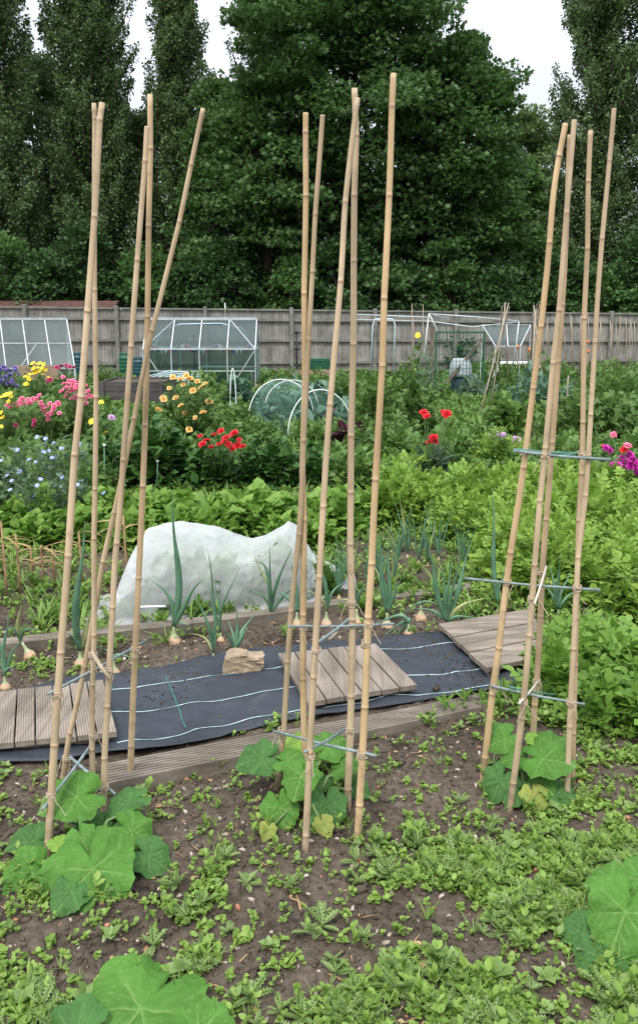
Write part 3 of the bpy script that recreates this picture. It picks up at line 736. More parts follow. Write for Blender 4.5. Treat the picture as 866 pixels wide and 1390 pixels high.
W1 = [[(66, 1162), (80, 938), (101, 640), (123, 385), (139, 140)],
      [(127, 1108), (127, 940), (129, 640), (129, 400), (128, 140)],
      [(139, 1113), (147, 938), (155, 778), (165, 668), (182, 405), (200, 172)],
      [(177, 1062), (182, 938), (193, 668), (200, 420), (204, 128)],
      [(82, 1075), (90, 1028), (109, 938), (138, 778), (158, 690), (192, 520), (224, 380), (276, 147)]]
W2 = [[(415, 1158), (427, 900), (441, 640), (462, 380), (470, 270), (485, 133)],
      [(413, 1070), (412, 900), (412, 650), (414, 380), (415, 153)],
      [(376, 1075), (391, 905), (401, 770), (411, 640), (424, 385), (438, 156)],
      [(472, 1102), (476, 938), (477, 678), (480, 400), (481, 120)],
      [(485, 1139), (496, 938), (507, 678), (520, 420), (528, 255), (534, 100)]]
W3 = [[(655, 1063), (670, 938), (688, 789), (708, 650), (741, 380), (752, 260), (767, 168)],
      [(692, 1097), (711, 938), (735, 660), (759, 400), (779, 163)],
      [(718, 1045), (728, 938), (735, 778), (746, 640), (765, 380), (773, 183)],
      [(777, 1061), (779, 900), (787, 660), (795, 380), (801, 177)],
      [(769, 1087), (774, 938), (783, 790), (796, 640), (810, 400), (833, 147)]]
cyf = lambda W: sum(G(*c[0]).y for c in W) / len(W)
c1, c2, c3 = cyf(W1), cyf(W2), cyf(W3)
def tieat(W, cy, i, x, y, t=2): return (x, y, dep(W[i], cy, y), t)
wigwam('left bamboo wigwam with one cane splayed far right at the top',
       W1, [((66, 942), (199, 869), dep(W1[0], c1, 942) - .02, .30, M_rod, .0045, None),
            ((124, 884), (150, 922), -.05, -.08, M_twine, .006, 'short stick bound with pale string'),
            ((58, 1099), (133, 999), dep(W1[0], c1, 1090) - .03, .02, M_rod, .0045, None),
            ((95, 1027), (157, 1078), dep(W1[4], c1, 1028) - .02, dep(W1[2], c1, 1070) + .0, M_rod, .005, None)],
       [tieat(W1, c1, 0, 80, 942), tieat(W1, c1, 0, 70, 1078, 3), tieat(W1, c1, 4, 91, 1028, 3), tieat(W1, c1, 1, 127, 998, 1), tieat(W1, c1, 2, 142, 1066), tieat(W1, c1, 2, 148, 908, 3),
        tieat(W1, c1, 1, 127, 888, 3), tieat(W1, c1, 3, 184, 880, 2)], 0)
wigwam('middle bamboo wigwam with the tallest cane standing at its right',
       W2, [((391, 850), (535, 847), .02, .0, M_rod, .004, None), ((432, 872), (481, 834), -.1, .1, M_rod, .005, None), ((447, 868), (473, 840), -.08, .12, M_cane_old, .004, None),
            ((371, 992), (511, 1026), .12, -.14, M_rod, .0045, None), ((413, 1021), (470, 989), -.2, .08, M_rod, .0045, None)],
       [tieat(W2, c2, 0, 429, 882, 2), tieat(W2, c2, 1, 412, 850, 1), tieat(W2, c2, 3, 477, 818, 3), tieat(W2, c2, 4, 500, 846, 3), tieat(W2, c2, 2, 383, 990, 2), tieat(W2, c2, 0, 421, 1026, 3),
        tieat(W2, c2, 3, 475, 990, 2), tieat(W2, c2, 4, 491, 1022, 1), tieat(W2, c2, 4, 497, 872, 1)], 1)
wigwam('right bamboo wigwam tied with green rods near the magenta flowers',
       W3, [((696, 612), (828, 624), -.06, -.05, M_rod, .0045, None), ((698, 610), (790, 616), .0, .05, M_rodg, .0045, None), ((739, 620), (797, 613), -.06, .07, M_rodg, .004, None),
            ((630, 785), (814, 801), .05, -.03, M_rod, .0045, None), ((741, 769), (725, 820), .06, -.16, M_twine_w, .0038, 'short pale cross stick'),
            ((666, 931), (793, 956), .02, -.02, M_rod, .0045, None), ((732, 922), (704, 955), .12, -.16, M_twine_w, .0038, 'short pale cross stick'), ((690, 932), (752, 943), .0, .03, M_rodg, .003, None)],
       [tieat(W3, c3, 0, 712, 614, 1), tieat(W3, c3, 1, 740, 617, 2), tieat(W3, c3, 4, 796, 618, 1), tieat(W3, c3, 3, 789, 616, 1), tieat(W3, c3, 0, 688, 789, 2), tieat(W3, c3, 1, 722, 812, 2), tieat(W3, c3, 2, 734, 776, 2),
        tieat(W3, c3, 4, 783, 797, 1), tieat(W3, c3, 0, 671, 933, 2), tieat(W3, c3, 1, 710, 952, 3), tieat(W3, c3, 2, 728, 924, 2), tieat(W3, c3, 4, 774, 952, 2)], 2)

ORD = ['first', 'second', 'third', 'fourth', 'fifth', 'sixth', 'seventh', 'eighth', 'ninth', 'tenth', 'eleventh', 'twelfth']
# ================================================================ squash plants
def squash_leaf_mesh(mat, r, seed, fold=.22, wav=.075, cup=.10):
    rs = np.random.default_rng(seed); NR, NA = 12, 84; V = [(0, 0, 0)]; vein = [1.0]; ph = rs.uniform(0, 6.28, 4)
    lobes = np.array([0, .95, -.95, 1.9, -1.9]); 
    for i in range(1, NR + 1):
        q = i / NR
        for k in range(NA):
            a = -math.pi + 2 * math.pi * k / NA      # 0 = tip direction (+Y)
            R0 = .80 + .20 * max(0, math.cos(a)) ** 5 * (1.0) + .035 * math.cos(a * 3.3) + .022 * math.sin(a * 9 + ph[0]) + .016 * math.sin(a * 27 + ph[1])
            nd = abs(abs(a) - math.pi); R0 += .10 * max(math.exp(-((a - l) / .20) ** 2) for l in lobes); R0 *= 1 - .60 * math.exp(-(nd / .17) ** 2)
            R0 += .08 * math.exp(-((nd - .45) / .3) ** 2)
            x, y = math.sin(a) * R0 * q, math.cos(a) * R0 * q + 0.0
            vd = min(abs(((a - l + math.pi) % (2 * math.pi)) - math.pi) for l in lobes); dist = vd * q
            vv = math.exp(-(dist / (.020 * (1.25 - q * .8))) ** 2)
            sec = 0
            for l in lobes:                                # side veins leaving each main vein
                da = ((a - l + math.pi) % (2 * math.pi)) - math.pi
                if abs(da) < .48: sec = max(sec, (.5 + .5 * math.cos((q * math.cos(da) - abs(da) * q * 1.1) * 30)) ** 14 * .45)
            vein.append(min(1, vv + sec * (q > .12)))
            z = cup * q * q * .6 - .025 * vv * (1 - q) - fold * abs(x) * -.5 + wav * q ** 2 * (math.sin(a * 4 + ph[2]) + .6 * math.sin(a * 7 + ph[3])) + .016 * math.cos(dist * 34) * (1 - vv) * q + .02 * math.sin(x * 17 + ph[1]) * math.sin(y * 15 + ph[0]) - .42 * max(0, q - .55) ** 1.6 + .030 * abs(math.sin(dist * 16 + .0)) * (1 - vv) * (.3 + q * .7)
            z -= .18 * (y if y > 0 else 0) ** 2
            V.append((x, y, z))
    F3 = [(0, 1 + (k + 1) % NA, 1 + k) for k in range(NA)]
    F4 = [(1 + (i - 1) * NA + k, 1 + (i - 1) * NA + (k + 1) % NA, 1 + i * NA + (k + 1) % NA, 1 + i * NA + k) for i in range(1, NR) for k in range(NA)]
    F4 = [f[::-1] for f in F4]; F3 = [f[::-1] for f in F3]
    me = mesh_np('leaf', np.array(V) * r, [np.array(F3), np.array(F4)], mat, True)
    at = me.attributes.new('vein', 'FLOAT', 'POINT'); at.data.foreach_set('value', np.array(vein, np.float32)); return me
def squash(label, bx, by, leaves, group=None, seed=0):
    B = ZG(bx, by); root = empty('squash_plant', B, label=label, cat='squash plant', group='squash plants')
    cam_v = Vector((0, 0, CAM_H)); st = MB()
    for k, (px, py, rp, ang, dy, tilt, mt) in enumerate(leaves):
        C = AT(px, py, B.y + dy); 
        if C.z < .03: C = G(px, py, .035)
        toc = (cam_v - C).normalized(); n = (Vector((random.gauss(0, .16), random.gauss(0, .12), 1)) * (1 - tilt) + (toc + Vector((random.gauss(0, .18), 0, 0))) * tilt).normalized()
        d = ray(px, py).length; rr = rp * (C - cam_v).length / FPX / ray(px, py).length * 1.0 * ray(px, py).length / d if False else rp / FPX * (C.y * CP - (C.z - CAM_H) * SP)
        a = R(ang); im = Vector((math.cos(a), 0, 0)) + Vector((0, SP, CP)) * math.sin(a)
        t = (im - n * im.dot(n)).normalized(); s = t.cross(n)
        o = link('leaf', squash_leaf_mesh(mt, rr / (.82 if rp < 60 else .92), seed * 31 + k), root)
        from mathutils import Matrix
        M = Matrix((s, t, n)).transposed(); o.rotation_euler = M.to_euler(); L = C - t * rr * .12 - B; o.location = L
        P0 = Vector((random.uniform(-.02, .02), random.uniform(-.02, .02), -.02)); mid = P0.lerp(L, .5) + Vector((0, 0, .05 if seed != 4 else -.01))
        if seed == 4 and k: P0 = L + Vector((0, .02, -.08)); mid = P0.lerp(L, .5)
        st.tube([P0, mid, L - n * .03, L - n * .003], [.006, .005, .004, .003], 7)
    st.build('stalk', M_stem, root, smooth=True)
S, D_, Yl, Bn = M_sq, M_sqd, M_sqy, M_sqb
squash('large leafy squash plant at the foot of the left wigwam', 125, 1172,
       [(100, 1083, 38, 215, .10, .35, S), (172, 1090, 30, 250, .16, .25, D_), (181, 1128, 29, 330, .05, .45, S), (112, 1139, 20, 290, -.02, .55, S), (127, 1186, 58, 285, -.12, .5, S),
        (42, 1190, 36, 235, -.06, .6, S), (205, 1164, 28, 320, .0, .4, D_), (42, 1142, 27, 200, .1, .35, D_), (96, 1214, 27, 250, -.02, .3, D_), (148, 1128, 22, 80, .08, .4, D_), (80, 1146, 13, 180, .0, .5, Bn), (118, 1112, 20, 120, .1, .4, D_)], seed=1)
squash('squash plant with drooping leaves at the foot of the middle wigwam', 418, 1102,
       [(352, 1030, 27, 200, .05, .35, D_), (394, 1033, 22, 335, .02, .4, S), (408, 1056, 26, 260, -.05, .5, S), (381, 1100, 26, 285, -.08, .7, S), (443, 1098, 28, 270, -.06, .75, D_), (447, 1012, 26, 60, .16, .4, S),
        (467, 1042, 20, 340, .08, .4, S), (484, 1070, 17, 320, .08, .5, D_), (402, 1008, 20, 140, .18, .35, Bn), (363, 1127, 12, 250, -.06, .6, Yl), (428, 1062, 20, 20, .1, .4, D_), (440, 1120, 14, 290, -.04, .6, Yl)], seed=2)
squash('squash plant with one mottled yellow leaf at the foot of the right wigwam', 712, 1078,
       [(682, 1003, 23, 220, .08, .45, S), (698, 1029, 18, 190, .02, .5, S), (741, 1031, 31, 335, -.02, .45, S), (678, 1063, 24, 250, -.02, .7, D_), (736, 1061, 18, 300, -.03, .5, S), (750, 1008, 20, 40, .12, .4, S),
        (725, 1084, 19, 275, -.05, .7, Yl), (712, 1050, 17, 250, .02, .5, D_), (722, 1002, 10, 110, .06, .4, Bn), (760, 1076, 20, 330, .05, .4, D_), (698, 1080, 16, 240, .0, .6, D_)], seed=3)
squash('single broad squash leaf poking up at the bottom edge, left', 185, 1372, [(183, 1378, 100, 265, .0, .30, S), (95, 1408, 50, 200, -.08, .4, D_), (275, 1404, 46, 340, -.08, .4, S)], seed=4)
squash('squash plant with a big round leaf cut by the right edge', 862, 1285, [(846, 1243, 50, 250, -.02, .65, S), (826, 1196, 26, 170, .10, .25, S), (872, 1190, 32, 80, .1, .45, S), (790, 1262, 26, 210, .0, .4, D_), (812, 1300, 34, 240, -.06, .4, D_), (870, 1310, 38, 300, -.05, .5, S)], seed=5)

# ================================================================ weed fabric
def lerp_poly(P, t):
    n = len(P) - 1; f = min(t * n, n - 1e-6); i = int(f); return P[i] + (P[i + 1] - P[i]) * (f - i)
def fabz(x, y):
    x = np.asarray(x, float); y = np.asarray(y, float)
    return (fbm(x * 1.7, y * 1.7, 3, 3) - .5) * .05 + .022 + .022 * (fbm(x * 3 + y * 5, y * 6, 3, 77) - .5) + .014 * (fbm(x * 7, y * 20, 2, 31) - .5) - .016 * np.abs(fbm(x * 4 - y * 2, y * 9 + x, 2, 37) - .5)
def resample(pts, n):
    P = [G(*p) for p in pts]; cum = [0]
    for a, b in zip(P, P[1:]): cum.append(cum[-1] + (b - a).length)
    out = []
    for k in range(n):
        s = cum[-1] * k / (n - 1)
        for i in range(len(P) - 1):
            if cum[i + 1] >= s - 1e-9: out.append(P[i].lerp(P[i + 1], (s - cum[i]) / (cum[i + 1] - cum[i]))); break
    return out
FTOP = [(-70, 952), (0, 950), (38, 938), (90, 924), (187, 914), (263, 897), (300, 888), (363, 881), (480, 872), (580, 861), (640, 858), (735, 862)]
FBOT = [(-90, 1052), (0, 1040), (75, 1036), (152, 1022), (225, 1016), (300, 1003), (420, 980), (580, 954), (650, 942), (700, 942), (712, 925), (740, 905)]
def fabric():
    NU, NV = 420, 60; A = resample(FTOP, NU); B = resample(FBOT, NU); V = []
    for j in range(NV):
        v = j / (NV - 1)
        for i in range(NU):
            p = A[i].lerp(B[i], v); V.append((p.x, p.y, 0))
    V = np.array(V); V[:, 2] = fabz(V[:, 0], V[:, 1]); e = np.minimum(np.arange(NV), NV - 1 - np.arange(NV)).repeat(NU)
    edge = np.array([.7, .9, 1, 1])[np.minimum(e, 3)]; V[:, 2] = V[:, 2] * edge + .004
    V[:, 1] += np.where(e == 0, .012 * (fbm(V[:, 0] * 9, V[:, 1], 3, 5) - .5), 0)
    i = np.arange(NV - 1)[:, None] * NU + np.arange(NU - 1)[None]; F = np.stack([i, i + NU, i + NU + 1, i + 1], -1).reshape(-1, 4)
    root = empty('weed_fabric', G(300, 950), label='dark blue black woven weed fabric with pale lines laid between the beds', cat='ground fabric')
    O = root.location; V2 = V - np.array(O); o = link('sheet', mesh_np('sheet', V2, [F], M_fabric, True), root)
    sm = o.modifiers.new('solid', 'SOLIDIFY'); sm.thickness = .0015; sm.offset = -1
    def strip(name, pts, w, mat, ns=160):
        P = resample(pts, ns); m = MB(); q = []
        for k, p in enumerate(P):
            d = (P[min(k + 1, ns - 1)] - P[max(0, k - 1)]).normalized(); s = Vector((-d.y, d.x, 0)) * w / 2
            for sg in (-1, 1):
                r = p + s * sg; q.append((r.x - O.x, r.y - O.y, float(fabz(r.x, r.y)) + .0068))
        m.add(q, [(2 * k, 2 * k + 2, 2 * k + 3, 2 * k + 1) for k in range(ns - 1)]); m.build(name, mat, root)
    strip('marker_line', [(100, 944), (152, 942), (210, 936), (300, 923), (373, 913), (430, 903), (515, 889), (580, 883), (625, 878)], .0052, M_stripe)
    strip('marker_line', [(110, 974), (152, 971), (210, 967), (260, 957), (300, 955), (384, 944), (470, 936), (547, 924), (600, 924), (640, 915), (700, 905)], .0052, M_stripe)
    strip('marker_line', [(160, 1015), (210, 1005), (265, 994), (300, 992), (345, 983), (408, 974), (480, 963), (530, 953), (570, 951), (610, 946), (663, 937)], .0052, M_stripe)
    strip('marker_line', [(225, 924), (237, 950), (252, 990)], .004, M_stripeg, 60)
fabric()

# ================================================================ decking duckboards, planks
def duckboard(label, c, n, along, thick=.032, lift=.034, group=None, mat=None):
    """c: pixel corners back-left, back-right, front-right, front-left; planks run back to front ('y') or left to right ('x')"""
    P = [G(*p) for p in c]; O = sum(P, Vector()) / 4; zz = float(fabz(O.x, O.y)) + .012
    root = empty('duckboard', (O.x, O.y, zz), label=label, cat='duckboard', group='decking duckboards on the path')
    BLc, BRc, FRc, FLc = [p - O for p in P]
    def pt(u, v): return (BLc.lerp(BRc, u)).lerp(FLc.lerp(FRc, u), v)
    gap = .09
    for k in range(n):
        m = MB(); a, b = (k + gap / 2) / n, (k + 1 - gap / 2) / n; e0, e1 = random.uniform(-.006, .006), random.uniform(-.006, .006); hz = random.uniform(-.002, .002)
        # grooved profile: ribs across the width
        nr = 7; prof = []
        for r in range(nr):
            w0 = r / nr; w1 = (r + .62) / nr; prof += [(w0, 0), (w1, 0), (w1 + .04, -.0035), ((r + 1) / nr - .04, -.0035)]
        prof[-1] = (1, 0) if False else prof[-1]; prof.append((1, 0)) 
        V = []
        for t in (e0, 1 + e1):
            for w, z in prof:
                q = pt(a + (b - a) * w, t) if along == 'y' else pt(t, a + (b - a) * w); V.append((q.x, q.y, thick + z + hz))
            for w in (1, 0):
                q = pt(a + (b - a) * w, t) if along == 'y' else pt(t, a + (b - a) * w); V.append((q.x, q.y, .012 + hz))
        N = len(prof) + 2; F = [(i, (i + 1) % N, N + (i + 1) % N, N + i) for i in range(N)] + [tuple(range(N - 1, -1, -1)), tuple(range(N, 2 * N))]
        m.add(V, F); m.build('plank', mat, root)
    for f in (.12, .88):
        m = MB(); q0, q1 = (pt(0.02, f), pt(.98, f)) if along == 'y' else (pt(f, .02), pt(f, .98)); m.bar((q0.x, q0.y, -.003), (q1.x, q1.y, -.003), .05, .028); m.build('batten', M_oldwood, root)
    return root
duckboard('weathered decking square at the left edge, planks running away', [(-72, 966), (142, 941), (161, 1015), (-95, 1041)], 9, 'y', mat=M_deck)
duckboard('weathered decking square behind the middle wigwam, planks running away', [(377, 905), (510, 891), (566, 949), (417, 974)], 6, 'y', mat=M_deck)
duckboard('weathered decking square at the right, planks running across', [(594, 862), (716, 841), (752, 905), (660, 926)], 6, 'x', mat=M_deckx)
def long_plank(name, label, a, b, c, d, z0, z1, mat, ribs=8, cat='plank', group=None):
    """a back-left, b back-right, c front-right, d front-left pixels, top surface at z1"""
    P = [G(x, y, z1) for x, y in (a, b, c, d)]; O = sum(P, Vector()) / 4; O.z = 0; V = []; prof = []
    if ribs:
        for r in range(ribs): prof += [(r / ribs, 0), ((r + .6) / ribs, 0), ((r + .65) / ribs, -.004), ((r + .95) / ribs, -.004)]
        prof.append((1, 0))
    else: prof = [(0, -.004), (.08, 0), (.92, 0), (1, -.003)]
    NS = 40
    for s in range(NS + 1):
        t = s / NS; A = P[0].lerp(P[1], t); B = P[3].lerp(P[2], t); wob = .004 * math.sin(t * 5 + 1)
        for w, z in prof:
            q = A.lerp(B, w); V.append((q.x - O.x, q.y - O.y, z1 + z + wob))
        for w in (1, 0):
            q = A.lerp(B, w); V.append((q.x - O.x, q.y - O.y, z0 + wob))
    N = len(prof) + 2; m = MB(); F = []
    for s in range(NS):
        for i in range(N): F.append((s * N + i, s * N + (i + 1) % N, (s + 1) * N + (i + 1) % N, (s + 1) * N + i))
    F += [tuple(range(N - 1, -1, -1)), tuple(NS * N + i for i in range(N))]; m.add(V, F)
    o = m.build(name, mat); o.location = O; return tag(o, label, cat, group)
long_plank('edging_board', 'long grooved decking board edging the squash bed in front of the fabric', (142, 1038), (672, 937), (688, 952), (146, 1066), -.02, .045, M_deckx)
EG = 'old timber edging boards'
long_plank('edging_board', 'old weathered plank edging the onion bed, left half', (-60, 874), (392, 822), (392, 829), (-60, 883), -.02, .06, M_oldwood, 0, group=EG)
long_plank('edging_board', 'old weathered plank edging the onion bed, right half behind the onions', (396, 821), (640, 789), (640, 796), (396, 829), -.02, .05, M_oldwood, 0, group=EG)
long_plank('edging_board', 'pale plank edging the potato bed at the right edge', (800, 829), (900, 874), (893, 888), (790, 840), -.02, .03, M_oldwood, 0, group=EG)
long_plank('edging_board', 'thin plank lying behind the pale plank at the right edge', (792, 822), (900, 866), (898, 871), (790, 826), -.02, .035, M_oldwood, 0, group=EG)

def rock():
    c = G(331, 914); z = float(fabz(c.x, c.y)); import bmesh
    bm = bmesh.new(); bmesh.ops.create_icosphere(bm, subdivisions=5, radius=1)
    for v in bm.verts:
        p = v.co; q = Vector((max(-.78, min(.78, p.x * 1.15)), max(-.72, min(.72, p.y * 1.1)), max(-.6, min(.62, p.z * 1.1))))
        n = float(fbm(q.x * 2.2 + q.z * 3 + 5, q.y * 2.2 - q.z * 2, 4, 8)) - .5; n2 = float(fbm(q.x * 3 + 9, q.z * 9 + q.y, 4, 12)) - .5
        q *= 1 + n * .35 + n2 * .14; v.co = (q.x * .105 + q.z * .01, q.y * .06, q.z * .062 * (1 + .25 * (q.x < .1)))
    me = bpy.data.meshes.new('rock'); bm.to_mesh(me); bm.free(); me.materials.append(M_rock)
    o = link('rock', me, loc=(c.x, c.y, z + .038), label='flat brown sandstone rock weighing down the weed fabric', cat='rock'); o.rotation_euler = (0, 0, .12)
rock()
def clod(px, py, r, label):
    c = G(px, py); m = MB((c.x, c.y, float(fabz(c.x, c.y)) + .01)); 
    for k in range(5): m.sphere((c.x + random.gauss(0, r * .5), c.y + random.gauss(0, r * .4), m.o[2] + random.uniform(0, r * .4)), r * random.uniform(.5, .9), 9, 6, jit=.25)
    m.build('soil_clod', M_soil, label=label, cat='clod')
clod(591, 944, .014, 'dark clod of soil lying on the weed fabric')

# ================================================================ fleece tunnel
def fleece():
    top = [(128, 851), (148, 838), (164, 818), (172, 785), (190, 742), (205, 720), (225, 713), (250, 711), (275, 715), (300, 721), (325, 731), (342, 737), (360, 732), (378, 720), (392, 711), (404, 718), (412, 738), (424, 756),
           (440, 766), (455, 775), (466, 790), (472, 803), (482, 808)]
    base = [(128, 856), (165, 848), (250, 838), (330, 830), (400, 822), (440, 815), (482, 810)]
    def itp(P, x):
        for a, b in zip(P, P[1:]):
            if a[0] <= x <= b[0]: return a[1] + (b[1] - a[1]) * (x - a[0]) / (b[0] - a[0])
        return P[-1][1]
    NU, NV = 320, 110; V = []
    O = G(300, 835)
    for i in range(NU):
        px = 128 + 354 * i / (NU - 1); by = itp(base, px); g = G(px, by); tp = itp(top, px)
        W = .30; yc = g.y + W; h = max(.012, AT(px, tp, yc).z); W2 = W * min(1, .35 + h / .3)
        for j in range(NV):
            v = j / (NV - 1); sk = .10
            if v < sk: y, z = yc - W2 - .07 * (1 - v / sk), .006
            elif v > 1 - sk: y, z = yc + W2 + .07 * (1 - (1 - v) / sk), .006
            else:
                a = math.pi * (v - sk) / (1 - 2 * sk); c_ = math.cos(a); y = yc - math.copysign(abs(c_) ** .9, c_) * W2; z = h * math.sin(a) ** .62 + .006
            V.append((g.x * (yc / g.y), y, z))
    V = np.array(V); z = V[:, 2].copy(); x = V[:, 0]; y = V[:, 1]; up = np.clip(z * 7, 0, 1)
    drape = np.sin(x * 30 + 6 * fbm(x * 2.5, y * 2, 2, 88)) * .018 * np.clip(1 - z / .30, 0, 1) * up
    cre = -.05 * np.abs(fbm(x * 6 + z * 9, z * 7 - x * 4, 2, 71) - .5) - .03 * np.abs(fbm(x * 14 - z * 10, z * 16 + x * 5, 2, 73) - .5)
    V[:, 1] += drape + cre * up + .02 * (fbm(x * 3, z * 4, 2, 55) - .5) * up
    V[:, 2] += gz(V[:, 0], V[:, 1]) * (z < .05) + np.where(z < .02, .012 * fbm(x * 14, y * 14, 3, 91), 0) + (fbm(x * 9, y * 7, 2, 45) - .5) * .014 * up
    i = np.arange(NU - 1)[:, None] * NV + np.arange(NV - 1)[None]; F = np.stack([i, i + NV, i + NV + 1, i + 1], -1).reshape(-1, 4)
    V -= np.array(O)
    link('fleece_cover', mesh_np('fleece_cover', V, [F], M_fleece, True), loc=O, label='white translucent fleece draped over a crop in two humps', cat='fleece cover')
fleece()
def kale_plant(px, py, h, label):
    c = G(px, py); c.y += .2; root = empty('cabbage_plant', (c.x, c.y, 0), label=label, cat='cabbage plant', group='cabbages under the fleece')
    V, F = dome(.15, .14, h, 130, L_heart, .12, dirup=.6); link('foliage', mesh_np('foliage', V, F, M_mid), root); stems(root, .1, h * .8, 3)
for px, py, h in ((225, 842, .26), (265, 838, .27), (305, 832, .25), (350, 828, .22), (385, 824, .27), (425, 817, .16)): kale_plant(px, py, h, 'leafy cabbage seen faintly through the white fleece')
m = MB(G(165, 838)); 
P = [(188, 824), (225, 823)]; a, b = [AT(x, y, G(205, 850).y - .02) for x, y in P]; m.tube([a, b], .006, 8); m.tube([a, a - Vector((0, 0, .09))], .004, 6)
m.build('plastic_tube', M_white, smooth=True, label='short white plastic tube lying at the foot of the fleece', cat='tube')

# ================================================================ onions
OG = 'onion plants in the bed behind the fabric'
def tube_leaf(parent, O, p0, tip, bend, w, kink=None, mat=None):
    m = MB(); p0, tip = Vector(p0), Vector(tip); L = (tip - p0).length; pts = []; rr = []
    side = Vector((tip.x - p0.x, 0, 0)); n = 16
    kx, ky = random.gauss(0, .03) * L, random.gauss(0, .04) * L; mat = mat or (M_onion if random.random() < .86 else M_onion_y)
    for i in range(n + 1):
        t = i / n; q = p0.lerp(tip, t) + Vector((kx, ky, 0)) * math.sin(math.pi * t * 1.0) * (1 - t * .3) + Vector((kx * .5, 0, 0)) * math.sin(math.pi * 2 * t)
        q += Vector((-(tip.x - p0.x) * bend * math.sin(math.pi * t) * .6, 0, L * abs(bend) * math.sin(math.pi * t) * .5 if bend else 0)); pts.append(q - O)
        rr.append(w * (.55 + .45 * math.sin(math.pi * min(1, t * 1.3 + .1))) * (1 - t ** 3 * .93))
    m.tube(pts, rr, 8); return m.build('leaf', mat or M_onion, parent, smooth=True)
def onion(px, py, rb, tips, label, lean=0, w=.008):
    rb *= 1.32; w *= 1.3
    B = G(px, py); B.z = gzs(B.x, B.y); root = empty('onion_plant', B, label=label, cat='onion', group=OG)
    m = MB(); neck = Vector((lean * .04, 0, rb * 2.8))
    prof = [(0, -.8), (.6, -.72), (.95, -.28), (1, .12), (.87, .52), (.52, .9), (.30, 1.25), (.22, 1.9), (.20, 2.8)]
    pts = [Vector((neck.x * max(0, z) / 2.8, 0, z * rb)) for r, z in prof]; m.tube(pts, [max(.001, r * rb) for r, z in prof], 14, mis=[0] * 5 + [1] * 3)
    m.build('bulb', [M_bulb, M_bulbw], root, smooth=True)
    m = MB()
    for k in range(7):
        a = random.uniform(0, 6.28); m.tube([(0, 0, .3 * rb), (math.cos(a) * rb * 1.2, math.sin(a) * rb * 1.2, rb * .2), (math.cos(a) * rb * 1.9, math.sin(a) * rb * 1.9, -.01)], .0015, 4)
    m.build('roots', M_brown, root)
    for tx_, ty_, bend, wf in tips:
        tube_leaf(root, B, B + neck - Vector((0, 0, .01)), AT(tx_, ty_, B.y + random.uniform(-.08, .08)), bend, w * wf)
onion(237, 872, .026, [(235, 673, 0, 1.5), (203, 787, .35, .9), (276, 786, .12, 1.2), (260, 850, .3, .8)], 'onion with one very tall straight leaf in front of the fleece', 0, .009)
onion(42, 893, .022, [(30, 815, .1, 1.1), (10, 850, .3, .8), (55, 855, .3, .8)], 'small onion near the left edge leaning in the soil', -1)
onion(110, 905, .022, [(116, 707, 0, 1.7), (93, 860, .1, 1.2), (125, 830, .1, 1.3), (140, 880, .3, .9)], 'onion with a tall broad leaf behind the left wigwam')
onion(155, 918, .024, [(185, 895, .3, .8), (140, 880, .1, .8)], 'fat onion bulb lying beside the left wigwam')
onion(403, 850, .022, [(395, 760, .1, 1), (425, 800, .2, .9), (370, 800, .2, .9)], 'onion behind the middle wigwam, left of three bulbs')
onion(443, 848, .022, [(425, 745, .15, 1), (470, 790, .3, .9), (412, 800, .2, .8)], 'onion between two canes of the middle wigwam')
onion(484, 846, .024, [(462, 735, .1, 1.1), (500, 790, .2, .9), (449, 873, .6, 1.0), (450, 815, .3, .8)], 'onion just right of the upright middle cane')
onion(525, 850, .025, [(515, 730, .08, 1.3), (500, 760, .25, 1), (545, 785, .1, 1.1), (505, 745, .1, 1), (527, 740, .05, 1.1)], 'pale onion right of the middle wigwam with bent leaves')
onion(571, 840, .024, [(595, 820, .3, .9), (540, 838, .5, .9)], 'onion with flopped leaves left of the leek clump')
onion(607, 858, .018, [(578, 738, .06, 1.4), (640, 735, .06, 1.2), (612, 760, .03, 1), (600, 768, .05, 1), (660, 812, .2, 1.2), (560, 826, .2, 1.0), (650, 840, .3, .9), (625, 755, .04, 1)], 'onion with a fan of blue green leaves right of the middle wigwam')
onion(676, 833, .016, [(668, 662, 0, 1.3), (684, 770, .1, .7)], 'onion with one tall straight leaf left of the right wigwam')
onion(757, 838, .018, [(745, 765, .05, 1), (775, 775, .1, .9), (735, 790, .1, .8), (787, 800, .2, .8), (760, 750, .05, .9)], 'onion between the canes of the right wigwam')
onion(368, 845, .016, [(345, 752, .05, 1), (366, 738, .05, .8), (398, 742, .1, .9), (342, 762, .6, 1), (420, 790, .2, .8), (330, 800, .3, .7)], 'onion with arching leaves in front of the right end of the fleece')
onion(318, 893, .014, [(323, 828, .05, 1), (345, 835, .08, 1.2), (338, 850, .05, 1.1), (300, 850, .1, .8), (310, 840, .1, .8)], 'young onion behind the brown rock')
onion(290, 895, .014, [(262, 800, .1, .7), (285, 790, .1, .6), (275, 830, .1, .7), (255, 860, .3, .6), (300, 815, .15, .6)], 'thin leaved onion left of the brown rock')
onion(300, 872, .014, [(280, 740, .05, .6), (325, 770, .1, .6), (290, 780, .1, .5)], 'thin onion with wispy leaves in front of the fleece')
onion(8, 935, .018, [(12, 830, .1, .8), (30, 870, .2, .7), (-10, 850, .1, .8), (22, 905, .3, .8)], 'onion cut by the left edge')
onion(554, 863, .020, [(500, 880, .6, 1), (480, 862, .5, 1), (520, 885, .4, .9)], 'onion lying flat with leaves trailing onto the fabric')
